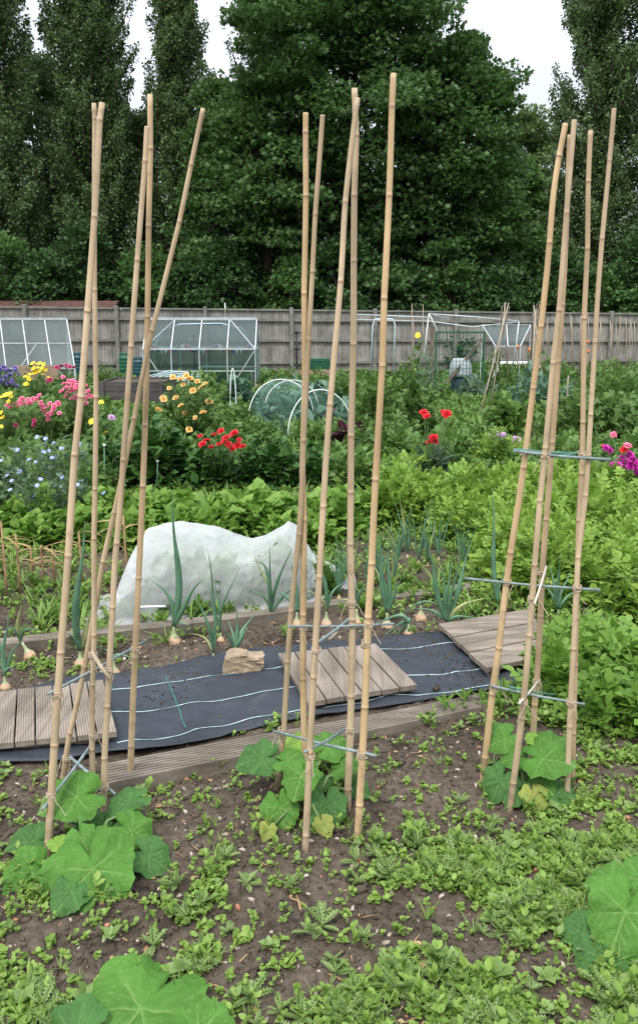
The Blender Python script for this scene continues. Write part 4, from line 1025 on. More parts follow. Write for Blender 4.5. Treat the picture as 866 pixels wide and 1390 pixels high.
for k, (px, py) in enumerate(sorted([(498, 800), (512, 792), (540, 770), (553, 760), (568, 765), (580, 770), (595, 762), (476, 806), (628, 770), (460, 812), (530, 800)])):
    onion(px, py, .010, [(px + random.uniform(-22, 22), py - random.uniform(50, 95), random.uniform(0, .15), .7) for _ in range(6)], ORD[k] + ' slender young onion from the left behind the main onions', w=.006)
# pulled-over dry garlic stalks
def dry_stalk(px, py, hp, label):
    B = G(px, py); root = empty('garlic_plant', B, label=label, cat='garlic', group='withered garlic plants')
    m = MB(); m.tube([(0, 0, 0), (.003, 0, .15), (-.002, 0, hp)], [.009, .007, .005], 7); m.build('stem', M_brown, root, smooth=True)
    for k in range(6):
        z = hp * random.uniform(.5, 1); sg = random.choice((-1, 1)); L = random.uniform(.07, .16)
        V, F = scatter(blade_t(6, .055, 1.1), np.array([[0, 0, z]]), frames(np.array([[sg * .6, random.uniform(-.5, .5), .6]]), roll=.2), [L]); link('leaf', mesh_np('leaf', V, F, M_dry), root)
for k, (px, py, t) in enumerate([(10, 815, 708), (28, 810, 725), (45, 795, 740), (60, 803, 740), (75, 800, 745), (112, 800, 722), (172, 790, 700), (197, 780, 712)]):
    dry_stalk(px, py, AT(px, t, G(px, py).y).z, ORD[k] + ' withered garlic stalk from the left in the left bed')

# ================================================================ crops
def variants(name, n, fn, mat): 
    return [mesh_np(name, *fn(k), mat) for k in range(n)]
def place(name, meshes, pts, label, cat, group, s=(.85, 1.2)):
    for (x, y) in pts:
        lb = label
        k = random.uniform(*s); o = link(name, random.choice(meshes), loc=(x, y, 0), label=label, cat=cat, group=group); o.rotation_euler = (random.uniform(-.08, .08), random.uniform(-.08, .08), random.uniform(0, 6.28)); o.scale = (k, k, k * random.uniform(.85, 1.12))
def inpoly(x, y, P):
    x = np.asarray(x); y = np.asarray(y); c = np.zeros(x.shape, bool); n = len(P)
    for i in range(n):
        x0, y0 = P[i]; x1, y1 = P[(i + 1) % n]
        c ^= ((y0 > y) != (y1 > y)) & (x < (x1 - x0) * (y - y0) / (y1 - y0 + 1e-12) + x0)
    return c
def fill(poly_px, step, jit=.35):
    P = [tuple(G(*p))[:2] for p in poly_px]; xs = [p[0] for p in P]; ys = [p[1] for p in P]; out = []
    y = min(ys); row = 0
    while y < max(ys):
        x = min(xs) + (row % 2) * step / 2
        while x < max(xs):
            a, b = x + random.uniform(-jit, jit) * step, y + random.uniform(-jit, jit) * step
            if inpoly(np.array([a]), np.array([b]), P)[0]: out.append((a, b))
            x += step
        y += step * .9; row += 1
    return out
RNG = np.random.default_rng(100); random.seed(100)
pot = variants('potato_plant', 5, lambda k: dome(.24, .24, .34, 300, L_comp, .125, low=.2, inner=.35, dirup=.3, rnd=.5, roll=.4, droop=.08), M_potato)
place('potato_plant', pot, fill([(500, 712), (560, 722), (655, 748), (672, 775), (700, 800), (792, 832), (900, 858), (960, 690), (820, 682), (640, 684), (500, 690)], .30), 'bushy bright green potato plant in the large right hand bed', 'potato plant', 'potato plants in the right hand bed')
bean = variants('bean_plant', 4, lambda k: dome(.19, .19, .22, 110, L_tri, .12, low=.3, inner=.35, dirup=.3, rnd=.45, roll=.35), M_bean)
place('bean_plant', bean, fill([(-60, 742), (140, 752), (200, 742), (430, 742), (500, 720), (500, 706), (330, 704), (-60, 706)], .19), 'low bean plant with broad leaves in the band behind the fleece', 'bean plant', 'bean plants behind the fleece')
# dark potato patch right of the duckboard
pd = variants('potato_plant', 3, lambda k: dome(.16, .16, .17, 80, L_comp, .14, low=.2, inner=.4, dirup=.3, rnd=.5, roll=.4), M_bean)
place('potato_plant', pd, fill([(735, 918), (760, 975), (880, 1010), (930, 930), (870, 885), (790, 880)], .20), 'leafy potato plant beside the right wigwam in front of the pale plank', 'potato plant', 'potato plants in front of the pale plank')

# ================================================================ dahlias, roses, border plants
RNG = np.random.default_rng(200); random.seed(200)
DG = 'dark leafy dahlia bushes along the flower bed'
red_pts = [(272, 592), (281, 598), (291, 590), (300, 585), (307, 594), (318, 588), (310, 603), (298, 603), (325, 597), (287, 607), (316, 608), (329, 606), (275, 603), (305, 598), (322, 605)]
r, c, *_ = bush_px('dahlia_plant', 238, 338, 592, 668, 620, L_fold, .11, M_dahlia, 'dahlia bush covered in red flowers', 'dahlia', DG, droop=.15); flowers_px(r, c, red_pts, .038, M_fred, 'rose', off=-.3)
bush_px('dahlia_plant', 150, 246, 562, 668, 620, L_fold, .12, M_dahlia, 'tall dark leafy dahlia bush without flowers behind the left wigwam', 'dahlia', DG, droop=.15)
bush_px('dahlia_plant', 200, 262, 575, 660, 380, L_fold, .11, M_dahlia, 'dark dahlia bush just left of the red flowers', 'dahlia', DG, droop=.15)
bush_px('dahlia_plant', 325, 400, 592, 668, 520, L_fold, .11, M_dahlia, 'dark dahlia bush just right of the red flowers', 'dahlia', DG, droop=.15)
bush_px('dahlia_plant', 385, 452, 598, 666, 400, L_fold, .10, M_dahlia, 'dark dahlia bush behind the left canes of the middle wigwam', 'dahlia', DG)
bush_px('dahlia_plant', 440, 545, 612, 668, 420, L_fold, .10, M_mid, 'lower mid green dahlia bush behind the right canes of the middle wigwam', 'dahlia', DG)
bush_px('dahlia_plant', 112, 168, 592, 672, 300, L_fold, .11, M_dahlia, 'narrow dark dahlia bush at the left end of the row', 'dahlia', DG)
RG = 'rose bushes'
r, c, *_ = bush_px('rose_bush', 208, 300, 508, 604, 760, L_fold, .10, M_rose, 'rose bush with apricot yellow roses', 'rose bush', RG, depth=.45, rnd=.8)
flowers_px(r, c, [(253, 510), (249, 522), (268, 518), (279, 521), (239, 540), (246, 551), (215, 556), (276, 560), (265, 567), (257, 583), (230, 527), (262, 530), (258, 514), (245, 515), (273, 526), (222, 541), (284, 545), (251, 561), (235, 512)], .05, M_forange, 'rose', off=-.35)
r, c, *_ = bush_px('rose_bush', 62, 130, 525, 606, 450, L_fold, .10, M_rose, 'rose bush with clusters of bright pink roses beside the left cane', 'rose bush', RG, depth=.45, rnd=.8)
flowers_px(r, c, [(88, 521), (94, 517), (100, 523), (106, 519), (90, 527), (97, 531), (103, 528), (90, 538), (102, 539), (108, 535), (116, 523), (120, 531), (118, 540), (113, 545), (123, 538), (86, 512), (93, 522), (99, 518), (98, 526), (105, 524), (92, 533), (97, 541), (110, 529), (84, 531), (107, 543), (117, 548)], .042, M_fpink, 'rose', off=-.35)
r, c, *_ = bush_px('rose_bush', 2, 88, 545, 612, 450, L_fold, .10, M_rose, 'lower rose bush with pink roses at the left', 'rose bush', RG, depth=.45, rnd=.8)
flowers_px(r, c, [(10, 550), (20, 548), (28, 546), (33, 549), (45, 541), (54, 537), (38, 543), (58, 551), (64, 554), (70, 561), (66, 563), (59, 557), (81, 561), (79, 548), (50, 542), (68, 548), (62, 560), (73, 556), (66, 569), (56, 546), (41, 547), (15, 553), (25, 552), (74, 551), (30, 541)], .04, M_fpink, 'rose', off=-.35)
flowers_px(r, c, [(22, 577), (46, 577), (47, 571)], .035, M_fdpink, 'ball', off=-.4)
r, c, *_ = bush_px('rose_bush', 66, 108, 500, 560, 220, L_fold, .10, M_rose, 'rose bush with deep pink blooms below the left greenhouse', 'rose bush', RG, rnd=.8)
flowers_px(r, c, [(78, 499), (84, 497), (90, 496), (95, 498), (101, 499), (68, 516), (66, 519)], .055, M_fdpink, 'rose', off=-.3)
r, c, *_ = bush_px('coreopsis_plant', 30, 72, 500, 560, 260, L_fold, .09, M_mid, 'clump of golden yellow daisies below the left greenhouse', 'flowering plant')
flowers_px(r, c, [(45, 493), (50, 494), (55, 493), (60, 495), (46, 500), (52, 499), (57, 500), (62, 502), (48, 505), (54, 504), (35, 511), (40, 514), (36, 521), (59, 508), (67, 513), (41, 508)], .032, M_fyellow, 'daisy', off=-.3)
r, c, *_ = bush_px('coreopsis_plant', -10, 24, 550, 610, 200, L_fold, .08, M_mid, 'yellow daisies at the left edge beside the low pink roses', 'flowering plant')
flowers_px(r, c, [(4, 538), (9, 536), (14, 534), (2, 560), (4, 566), (2, 579), (12, 545), (16, 539)], .028, M_fyellow, 'daisy', off=-.25)
r, c, *_ = bush_px('calendula_plant', 118, 160, 560, 625, 200, L_fold, .09, M_mid, 'sparse plant with a few yellow and orange flowers between the left canes', 'flowering plant')
flowers_px(r, c, [(125, 572), (143, 587), (137, 546)], .028, M_fyellow, 'daisy', off=-.2)
flowers_px(r, c, [(152, 567)], .05, M_flilac, 'rose', off=-.2)
r, c, *_ = bush_px('lavender_plant', -14, 26, 505, 545, 260, L_blade_stiff, .35, M_sage, 'lavender clump with purple spikes at the left edge', 'lavender')
flowers_px(r, c, [(random.uniform(-2, 26), random.uniform(496, 524)) for _ in range(26)], .05, M_flav, 'ball', off=-.2)
# chicory: wispy stems
def wispy(name, px, py, top, spread, fl, mat, label, group, fr=.018, ns=7, lm=None):
    B = G(px, py); h = AT(px, top, B.y).z; root = empty(name, B, label=label, cat='wild flower', group=group); m = MB(); P = []; Dd = []; tips = []
    for k in range(ns):
        dx, dy = random.gauss(0, spread), random.gauss(0, spread * .6); e = Vector((dx, dy, h * random.uniform(.7, 1))); mid = e * .5 + Vector((dx * -.1, 0, .03)); m.tube([(0, 0, 0), mid, e], [.004, .003, .0015], 4)
        for j in range(12):
            t = random.uniform(.1, 1); q = (mid * (2 * t) if t < .5 else mid.lerp(e, 2 * t - 1)); P.append(q); Dd.append((random.gauss(0, 1), random.gauss(0, 1), .7))
        tips.append(e); 
        for _ in range(2):
            s = mid.lerp(e, random.uniform(.1, .8)); f = s + Vector((random.gauss(0, .07), random.gauss(0, .05), random.uniform(.04, .12))); m.tube([s, f], [.002, .001], 4); tips.append(f)
    m.build('stem', M_stem, root)
    V, F = scatter(L_blade_stiff, np.array(P), frames(np.array(Dd, float)), .09 * RNG.uniform(.5, 1.3, len(P)) * np.ones(1)); V2, F2 = scatter(L_fold, np.array(P), frames(np.array(Dd, float)), .045 * RNG.uniform(.5, 1.2, len(P)))
    V, F = merge([(V, F), (V2, F2)]); link('foliage', mesh_np('foliage', V, F, lm or M_sage), root)
    random.shuffle(tips)
    for q in tips[:fl]: flower(root, B, B + q, fr, mat, 'daisy')
CG = 'chicory plants with pale blue flowers'
for k, (px, py, top) in enumerate(((6, 720, 640), (30, 716, 615), (40, 726, 650), (52, 712, 590), (75, 706, 575), (88, 722, 640), (98, 708, 585), (112, 716, 640))):
    wispy('chicory_plant', px, py, top, .07, 3, M_fblue, ORD[k] + ' blue flowered chicory from the left edge, front row', CG)
for k, (px, py, top) in enumerate(((18, 690, 600), (66, 690, 600), (112, 690, 600))):
    wispy('chicory_plant', px, py, top, .07, 3, M_fblue, ORD[k] + ' blue flowered chicory from the left edge, back row', CG)
# seeding onion / allium stem
for px, py, top, mt, k in ((146, 690, 604, M_fwhite, 'ball'), (216, 672, 626, M_fwhite, 'ball')):
    B = G(px, py); root = empty('leek_flower', B, label='tall leek stem with a pale bud in front of the dahlias' if px < 200 else 'curved leek stem with a white bud before the dark dahlia leaves', cat='leek'); h = AT(px, top, B.y).z
    m = MB(); m.tube([(-.05, 0, 0), (-.01, 0, h * .5), (0, 0, h)], [.006, .005, .004], 6); m.build('stem', M_onion, root, smooth=True); flower(root, B, B + Vector((0, 0, h)), .02, mt, k)
# red poppies
r, c, *_ = bush_px('poppy_plant', 560, 618, 610, 668, 200, L_ragged, .20, M_sage, 'poppy plant with tall red double flowers near the centre right', 'poppy')
flowers_px(r, c, [(575, 560), (606, 562), (601, 559), (588, 594), (590, 599), (579, 565), (583, 600)], .045, M_fred, 'rose', off=-.2, rad=.005)
r, c, *_ = bush_px('sweet_william', 655, 705, 596, 628, 200, L_fold, .08, M_mid, 'low plant with lilac pink flower heads left of the right wigwam', 'flowering plant')
flowers_px(r, c, [(665, 594), (678, 589), (682, 590), (700, 597), (722, 636)], .055, M_flilac, 'ball', off=-.1)
r, c, *_ = bush_px('sweet_william', 818, 905, 632, 690, 420, L_fold, .08, M_mid, 'plant crowded with magenta flowers right of the right wigwam', 'flowering plant')
flowers_px(r, c, [(826, 611), (838, 632), (843, 622), (848, 628), (855, 632), (862, 631), (846, 636), (854, 618), (832, 631), (864, 640), (858, 624), (822, 608)], .045, M_fmag, 'ball', off=-.15)
flowers_px(r, c, [(847, 610), (820, 607)], .045, M_fred, 'rose', off=-.1); flowers_px(r, c, [(832, 590), (851, 605)], .04, M_fpink, 'rose', off=-.1)
bush_px('heuchera_plant', 448, 502, 574, 612, 300, L_heart, .10, M_purple, 'dark purple leaved heuchera behind the middle wigwam', 'heuchera')
bush_px('bronze_plant', 434, 462, 560, 590, 120, L_fold, .10, M_flilac if False else M_purple, 'small bronze leaved plant inside the hoops', 'plant')

# ------------------------------- mid-distance beds
RNG = np.random.default_rng(300); random.seed(300)
MG = 'leafy crop plants in the beds further back'
mids = [ # x0,x1,ytop,ybase,n,tpl,size,mat,label
 (478, 545, 505, 600, 620, L_comp, .2, M_mid, 'tall broad bean bush behind the tallest cane'),
 (530, 602, 518, 606, 620, L_comp, .2, M_rose, 'dense mid green bush behind the tan trough'),
 (560, 600, 462, 545, 350, L_blade, .22, M_sage, 'feathery asparagus bush below the sunflower'),
 (535, 580, 480, 540, 320, L_fold, .14, M_mid, 'climbing sunflower foliage beside the pipe frame'),
 (440, 500, 500, 560, 380, L_comp, .2, M_mid, 'leafy bush right of the hoops'),
 (615, 680, 505, 545, 260, L_comp, .2, M_sage, 'grey green bush beside the compost bin'),
 (648, 740, 538, 606, 620, L_heart, .14, M_mid, 'bushy potato plant behind the right wigwam'),
 (686, 790, 500, 565, 620, L_comp, .2, M_kale, 'blue green brassica patch behind the right wigwam'),
 (770, 900, 530, 610, 800, L_fold, .15, M_rose, 'dense dark green bean bush at the right edge'),
 (735, 830, 545, 610, 560, L_comp, .2, M_rose, 'dark bean bush behind the right wigwam canes'),
 (780, 905, 488, 545, 520, L_comp, .2, M_mid, 'leafy bush at the foot of the leaning canes'),
 (700, 785, 478, 530, 420, L_comp, .2, M_rose, 'climbing bean mass below the background wigwam'),
 (650, 700, 470, 535, 260, L_fold, .13, M_rose, 'bean plants climbing the background cane wigwam'),
 (595, 650, 450, 505, 320, L_heart, .17, M_shrub, 'dark vine spreading over the green mesh trellis'),
 (592, 614, 505, 552, 90, L_fold, .12, M_mid, 'bush in front of the pale compost bin'),
 (640, 720, 584, 640, 520, L_comp, .14, M_potato, 'feathery bright green carrot clump near the lilac flowers'),
 (560, 650, 606, 668, 560, L_comp, .16, M_mid, 'feathery mid green clump around the poppies'),
 (300, 345, 512, 555, 260, L_heart, .16, M_kale, 'blue green brassica left of the hoops'),
 (295, 350, 545, 596, 380, L_comp, .16, M_mid, 'green bush between the apricot roses and the hoops'),
 (365, 430, 505, 545, 260, L_blade_stiff, .3, M_kale, 'feathery blue green fennel behind the hoops'),
 (400, 440, 485, 515, 120, L_fold, .14, M_bright, 'light green bush before the low brick planter'),
 (345, 400, 495, 530, 160, L_fold, .14, M_mid, 'green bush beside the second black post'),
 (262, 300, 500, 545, 220, L_fold, .13, M_mid, 'bush just right of the apricot roses'),
 (195, 232, 475, 520, 200, L_fold, .12, M_bright, 'airy bush in front of the central greenhouse'),
 (115, 165, 492, 520, 200, L_blade, .3, M_bright, 'fresh green grass like clump in the dark timber bed'),
 (80, 112, 455, 500, 160, L_fold, .12, M_rose, 'climber growing up the fence beside the left greenhouse'),
 (500, 560, 560, 622, 420, L_comp, .16, M_mid, 'leafy bush in front of the tan trough'),
 (300, 330, 575, 612, 200, L_fold, .12, M_mid, 'green bush behind the red dahlias'),
 (-20, 60, 585, 640, 380, L_fold, .14, M_mid, 'green border plant at the left edge below the roses'),
 (-25, 30, 625, 690, 160, L_fold, .22, M_mid, 'broad leaved plant at the left edge behind the chicory'),
 (110, 170, 625, 690, 260, L_fold, .12, M_mid, 'green plant between the chicory and the dahlias'),
]
for x0, x1, yt, yb, n, tp, sz, mt, lb in mids:
    bush_px('vegetable_plant' if 'bean' in lb or 'potato' in lb or 'brassica' in lb else 'leafy_bush', x0, x1, yt, yb, n, tp, sz * .8, mt, lb, 'plant', MG, rnd=.6, sr=.005, ns=5)
# conifer-like shrub at the left
r, c, sx, ry, h = bush_px('conifer_shrub', 0, 46, 463, 512, 60, L_blade, .2, M_shrub, 'small feathery conifer in front of the left greenhouse', 'shrub')
m = MB(); P = []; Dd = []
for k in range(34):
    z = h * (1 - random.random() ** 1.2 * .8); a = random.random() * 6.28; L = (1.05 * h - z) * .55 + .1; e = Vector((math.cos(a) * L, math.sin(a) * L, z + .1)); m.tube([(0, 0, z - .1), e], [.01, .004], 4)
    for j in range(26): t = random.uniform(.3, 1); P.append(Vector((0, 0, z - .1)).lerp(e, t)); Dd.append((e.x + random.gauss(0, .4), e.y + random.gauss(0, .4), random.gauss(.25, .35)))
m.build('branch', M_bark, r); V, F = scatter(L_blade, np.array(P), frames(np.array(Dd, float)), .13 * RNG.uniform(.6, 1.3, len(P))); link('needles', mesh_np('needles', V, F, M_shrub), r)
# rows of assorted crops filling the plots between (copies)
crop = variants('crop_plant', 4, lambda k: dome(.22, .22, .30, 90, L_comp, .16, low=.3, inner=.4, dirup=.3), M_mid)
kal = variants('brassica_plant', 3, lambda k: dome(.2, .2, .34, 60, L_heart, .14, low=.3, inner=.4, dirup=.5), M_kale)
place('crop_plant', crop, fill([(620, 500), (900, 500), (920, 585), (680, 570), (655, 530)], .78), 'leafy vegetable plant in the right hand plots further back', 'vegetable plant', 'vegetable plants in the far right plots')
place('crop_plant', crop, fill([(280, 605), (420, 605), (560, 640), (700, 640), (900, 640), (900, 600), (740, 618), (640, 612), (540, 600), (300, 590)], .44), 'leafy green plant in the strip behind the dahlias', 'vegetable plant', 'green plants behind the dahlias')
place('brassica_plant', kal, fill([(350, 585), (480, 585), (470, 545), (350, 548)], .42), 'blue green brassica growing under the netted hoops', 'brassica', 'brassicas under the hoops')
place('crop_plant', crop, fill([(230, 520), (440, 520), (440, 545), (300, 560), (230, 540)], .6), 'leafy plant in the middle plots behind the roses', 'vegetable plant', 'vegetable plants in the middle plots')
place('crop_plant', crop, fill([(-20, 640), (130, 640), (140, 700), (-20, 700)], .34), 'low green plant under the chicory', 'vegetable plant', 'green plants under the chicory')
place('crop_plant', crop, fill([(0, 520), (130, 560), (200, 565), (200, 600), (0, 600)], .5), 'leafy plant in the flower border at the left', 'border plant', 'leafy plants in the left border')

# ================================================================ weeds (nobody could count them)
RNG = np.random.default_rng(400); random.seed(400)
def gp(pts): return [tuple(G(*p))[:2] for p in pts]
FABP = gp(FTOP + FBOT[::-1]); EDGEP = gp([(140, 1036), (672, 937), (690, 953), (146, 1070)])
BOARDS = [gp([(-80, 950), (142, 936), (162, 1030), (-100, 1052)]), gp([(590, 855), (720, 835), (755, 910), (660, 932)]), gp([(370, 900), (512, 885), (570, 960), (414, 985)])]
SQP = [(G(125, 1172), .17), (G(418, 1102), .15), (G(712, 1078), .15)]
def free(x, y):
    ok = ~inpoly(x, y, FABP) & ~inpoly(x, y, EDGEP)
    for b in BOARDS: ok &= ~inpoly(x, y, b)
    return ok
def spots(n, yr, dens, xlim=None):
    y = RNG.uniform(yr[0], yr[1], n * 6); x = RNG.uniform(-1, 1, n * 6) * (y * .44 + .25)
    px, py = proj(x, y); p = dens(x, y, px, py); k = (RNG.random(n * 6) < p) & free(x, y); x, y = x[k][:n], y[k][:n]; return x, y
def near_d(x, y, px, py):
    f = fbm(x * 3.2, y * 3.2, 4, 400); f2 = fbm(x * 10, y * 10, 3, 411)
    bias = np.clip((px - 480) / 300, -.1, 1) * .13 + np.clip((py - 1130) / 200, -.6, 1) * .06 + .02 * np.clip((120 - px) / 120, 0, 1) * (py > 1120)
    bias = bias - .30 * np.exp(-(((px - 250) / 130) ** 2 + ((py - 1110) / 42) ** 2)) - .35 * np.exp(-(((px - 30) / 60) ** 2 + ((py - 1075) / 34) ** 2)) - .22 * np.exp(-(((px - 590) / 70) ** 2 + ((py - 1020) / 34) ** 2))
    bias = bias - .25 * np.exp(-(((px - 430) / 75) ** 2 + ((py - 1128) / 26) ** 2))
    return np.clip((f * .5 + f2 * .5 - .548 + bias) * 5, .045, 1)
def rosette(x, y, nl, tpl, size, el=(.15, .9), z=None, rnd=.2):
    N = len(x); X = np.repeat(x, nl); Yy = np.repeat(y, nl); a = RNG.uniform(0, 6.28, N)[:, None] + np.arange(nl)[None] * 2.4 + RNG.normal(0, rnd, (N, nl)); e = RNG.uniform(*el, (N, nl)); a, e = a.ravel(), e.ravel()
    d = np.stack([np.cos(a) * np.cos(e), np.sin(a) * np.cos(e), np.sin(e)], 1); s = np.repeat(size * RNG.uniform(.55, 1.3, N), nl) * RNG.uniform(.7, 1.15, N * nl)
    pos = np.stack([X, Yy, gz(X, Yy) + .003 + (RNG.random(N * nl) * (z or 0))], 1); return scatter(tpl, pos, frames(d, roll=.15), s)
def clumped(x, y, k, r):
    return np.repeat(x, k) + RNG.normal(0, r, len(x) * k), np.repeat(y, k) + RNG.normal(0, r, len(x) * k)
# small round-leaved seedlings
x, y = spots(4200, (1.45, 3.7), near_d); x, y = clumped(x, y, 3, .016); x2, y2 = spots(2100, (1.45, 3.7), near_d); x3, y3 = spots(700, (1.45, 3.7), near_d)
V, F = merge([rosette(x, y, 5, L_round, .0115, (.1, 1.0), z=.014), rosette(x2, y2, 4, L_clover, .030, (.2, 1.0), z=.018), rosette(x3, y3, 7, L_fold, .022, (.5, 1.3), z=.05), rosette(x3[::2] + .03, y3[::2], 9, L_blade_stiff, .035, (.3, 1.3), z=.04)]); link('seedling_weeds', mesh_np('seedling_weeds', V, F, M_weed), label='carpet of small round leaved weed seedlings on the soil', cat='weeds', kind='stuff')
# ragged rosettes (groundsel, poppy seedlings)
x, y = spots(620, (1.5, 3.4), lambda x, y, px, py: near_d(x, y, px, py) * np.clip((py - 1080) / 100, .12, 1))
V, F = merge([rosette(x, y, 8, L_ragged, .042, (.3, 1.2), z=.006)]); link('ragged_weeds', mesh_np('ragged_weeds', V, F, M_weedb), label='ragged leaved groundsel rosettes scattered over the soil', cat='weeds', kind='stuff')
x, y = spots(320, (1.5, 3.3), near_d)
V, F = merge([rosette(x, y, 8, L_fold, .032, (.3, 1.1), z=.01)]); link('smooth_leaved_weeds', mesh_np('smooth_leaved_weeds', V, F, M_weedb), label='grey green smooth leaved weed rosettes in the squash bed', cat='weeds', kind='stuff')
x, y = spots(260, (1.5, 3.6), near_d)
V, F = merge([rosette(x, y, 7, L_blade_stiff, .05, (.6, 1.4))]); link('grass_tufts', mesh_np('grass_tufts', V, F, M_grass), label='thin grass shoots among the weeds', cat='grass', kind='stuff')
# beds behind the fabric
def mid_d(x, y, px, py):
    f = fbm(x * 2.2, y * 2.2, 4, 500) * .6 + fbm(x * 8, y * 8, 3, 511) * .4
    strip = (py > 842) & (px < 560); b = np.where(strip, -.05, .09) + np.where(px > 600, .1, 0)
    return np.clip((f - .47 + b) * 8, .02, 1)
x, y = spots(5200, (3.0, 8.2), mid_d); x, y = clumped(x, y, 2, .02)
V, F = merge([rosette(x, y, 6, L_round, .019, (.2, 1.2), z=.045)]); link('bed_weeds', mesh_np('bed_weeds', V, F, M_weed), label='fine leafy weeds covering the beds behind the fabric', cat='weeds', kind='stuff')
x, y = spots(1500, (3.1, 8.2), mid_d)
V, F = merge([rosette(x, y, 9, L_ragged, .055, (.4, 1.3), z=.05)]); link('feathery_weeds', mesh_np('feathery_weeds', V, F, M_bean), label='feathery weeds standing between the onions and the crops', cat='weeds', kind='stuff')
x, y = spots(1100, (3.6, 9.5), mid_d)
V, F = merge([rosette(x, y, 8, L_blade, .12, (.8, 1.45))]); link('tall_grass', mesh_np('tall_grass', V, F, M_grass), label='loose tall grass between the crop rows', cat='grass', kind='stuff')
# far plots
def far_d(x, y, px, py): return np.clip((fbm(x * .9, y * .9, 4, 600) - .36) * 7, .1, 1)
x, y = spots(9000, (8, 24), far_d)
V, F = merge([rosette(x, y, 8, L_fold, .10, (.5, 1.3), z=.10)]); link('plot_ground_cover', mesh_np('plot_ground_cover', V, F, M_mid), label='mixed green ground cover over the far allotment plots', cat='ground cover', kind='stuff')
x, y = spots(7000, (9, 19), lambda x, y, px, py: ((px > 560) & (px < 700) & (py > 510)).astype(float) * .9 + .12)
V, F = merge([rosette(x, y, 8, L_blade, .16, (.7, 1.45))]); link('path_grass', mesh_np('path_grass', V, F, M_grass), label='rough grass path leading to the compost bin', cat='grass', kind='stuff')
# stones and crumbs of soil
import bmesh as _bm
def pebbles(name, n, yr, r, mat, label, dens=None, squash_=.6):
    y = RNG.uniform(yr[0], yr[1], n * 2); x = RNG.uniform(-1, 1, n * 2) * (y * .44 + .2); k = free(x, y); x, y = x[k][:n], y[k][:n]; n = len(x)
    bm = _bm.new(); _bm.ops.create_icosphere(bm, subdivisions=1, radius=1); tv = np.array([v.co[:] for v in bm.verts]); tf = [tuple(v.index for v in f.verts) for f in bm.faces]; bm.free()
    tv = tv * (1 + RNG.normal(0, .24, (len(tv), 1))) * np.array([1, .7, squash_]); s = r * RNG.uniform(.35, 1, n) ** 2.0 + r * .15
    V, F = scatter((tv, tf), np.stack([x, y, gz(x, y) + s * .15], 1), frames(unit(n) * np.array([1, 1, .3]), roll=.4), s); link(name, mesh_np(name, V, F, mat, False), label=label, cat='stones' if 'stone' in label else 'soil', kind='stuff')
pebbles('pebbles', 1000, (1.4, 4.4), .011, M_stone, 'small pale stones scattered over the soil', squash_=.45)
M_brickc = plain('terracotta_crumbs', (.34, .15, .09), .9, 0, .4, 30)
pebbles('terracotta_crumbs', 160, (1.4, 4.0), .011, M_brickc, 'reddish brown stones and crumbs of pot in the soil')
pebbles('soil_clods', 420, (1.4, 4.2), .024, M_soil, 'larger clods of dry soil over the bed', squash_=.6)
pebbles('soil_crumbs', 16000, (1.4, 4.6), .0085, M_soil, 'loose crumbs of dark soil over the bed', squash_=.75)
# dead leaves / straw on the soil
x, y = spots(420, (1.5, 4.4), lambda x, y, px, py: np.full(x.shape, .5)); V, F = merge([rosette(x, y, 1, L_blade_stiff, .05, (0, .2)), rosette(x[:160], y[:160], 1, L_fold, .022, (0, .3))])
link('plant_litter', mesh_np('plant_litter', V, F, M_dry), label='bits of dry straw and dead leaf on the soil', cat='litter', kind='stuff')

# ================================================================ structures at the back
random.seed(500); RNG = np.random.default_rng(500)
def AX(px, py, Y): return AT(px, py, Y)
def greenhouse_left():
    Y = 19.5; a = AX(-60, 433, Y + .8); b = AX(91, 434, Y + .8); e = AX(99, 502, Y); z1 = a.z; z0 = .42; x0, x1 = a.x, b.x
    root = empty('greenhouse', (0, Y, 0), label='low lean to greenhouse with a sloping glass roof at the left of the fence', cat='greenhouse', group='small greenhouses by the fence')
    O = Vector((0, Y, 0)); m = MB(); top = lambda x: Vector((x, .8, z1)); bot = lambda x: Vector((x + .12 * (x > 0 or x == x1), 0, z0))
    n = 5; xs = [x0 + (x1 - x0) * k / n for k in range(n + 1)]
    for x in xs: m.bar((x, .8, z1), (x + .36, 0, z0), .022)
    for z, y in ((z1, .8), ((z1 + z0) / 2, .4), (z0, 0)): m.bar((x0, y - .002, z + .004), (x1 + .36 * (1 - y / .8), y - .002, z + .004), .03 if z != z1 else .05)
    for x in (x0, x1): m.bar((x, .8, 0), (x, .8, z1), .04); m.bar((x + .36, 0, 0), (x + .36, 0, z0), .04); m.bar((x + .36, 0, 0.03), (x, .8, .03), .03)
    m.bar((x1 - .6, .4, (z1 + z0) / 2), (x1 - .9, 0, z0), .02); m.bar((x1 - .1, -.02, .45), (x1 + .35, -.1, .05), .025)
    m.build('frame', M_alu, root)
    m = MB(); m.add([(x0, -.008, z0 - .008), (x1 + .36, -.008, z0 - .008), (x1, .79, z1 - .01), (x0, .79, z1 - .01)], [(0, 1, 2, 3)]); m.add([(x0, .795, .05), (x1, .795, .05), (x1, .795, z1), (x0, .795, z1)], [(0, 1, 2, 3)])
    m.build('glass', M_glass, root)
    m = MB(); m.box((x1 - 1.0, -.12, .02), (x1 + .02, -.09, .50)); m.build('plywood_panel', M_tanwood, root)
greenhouse_left()
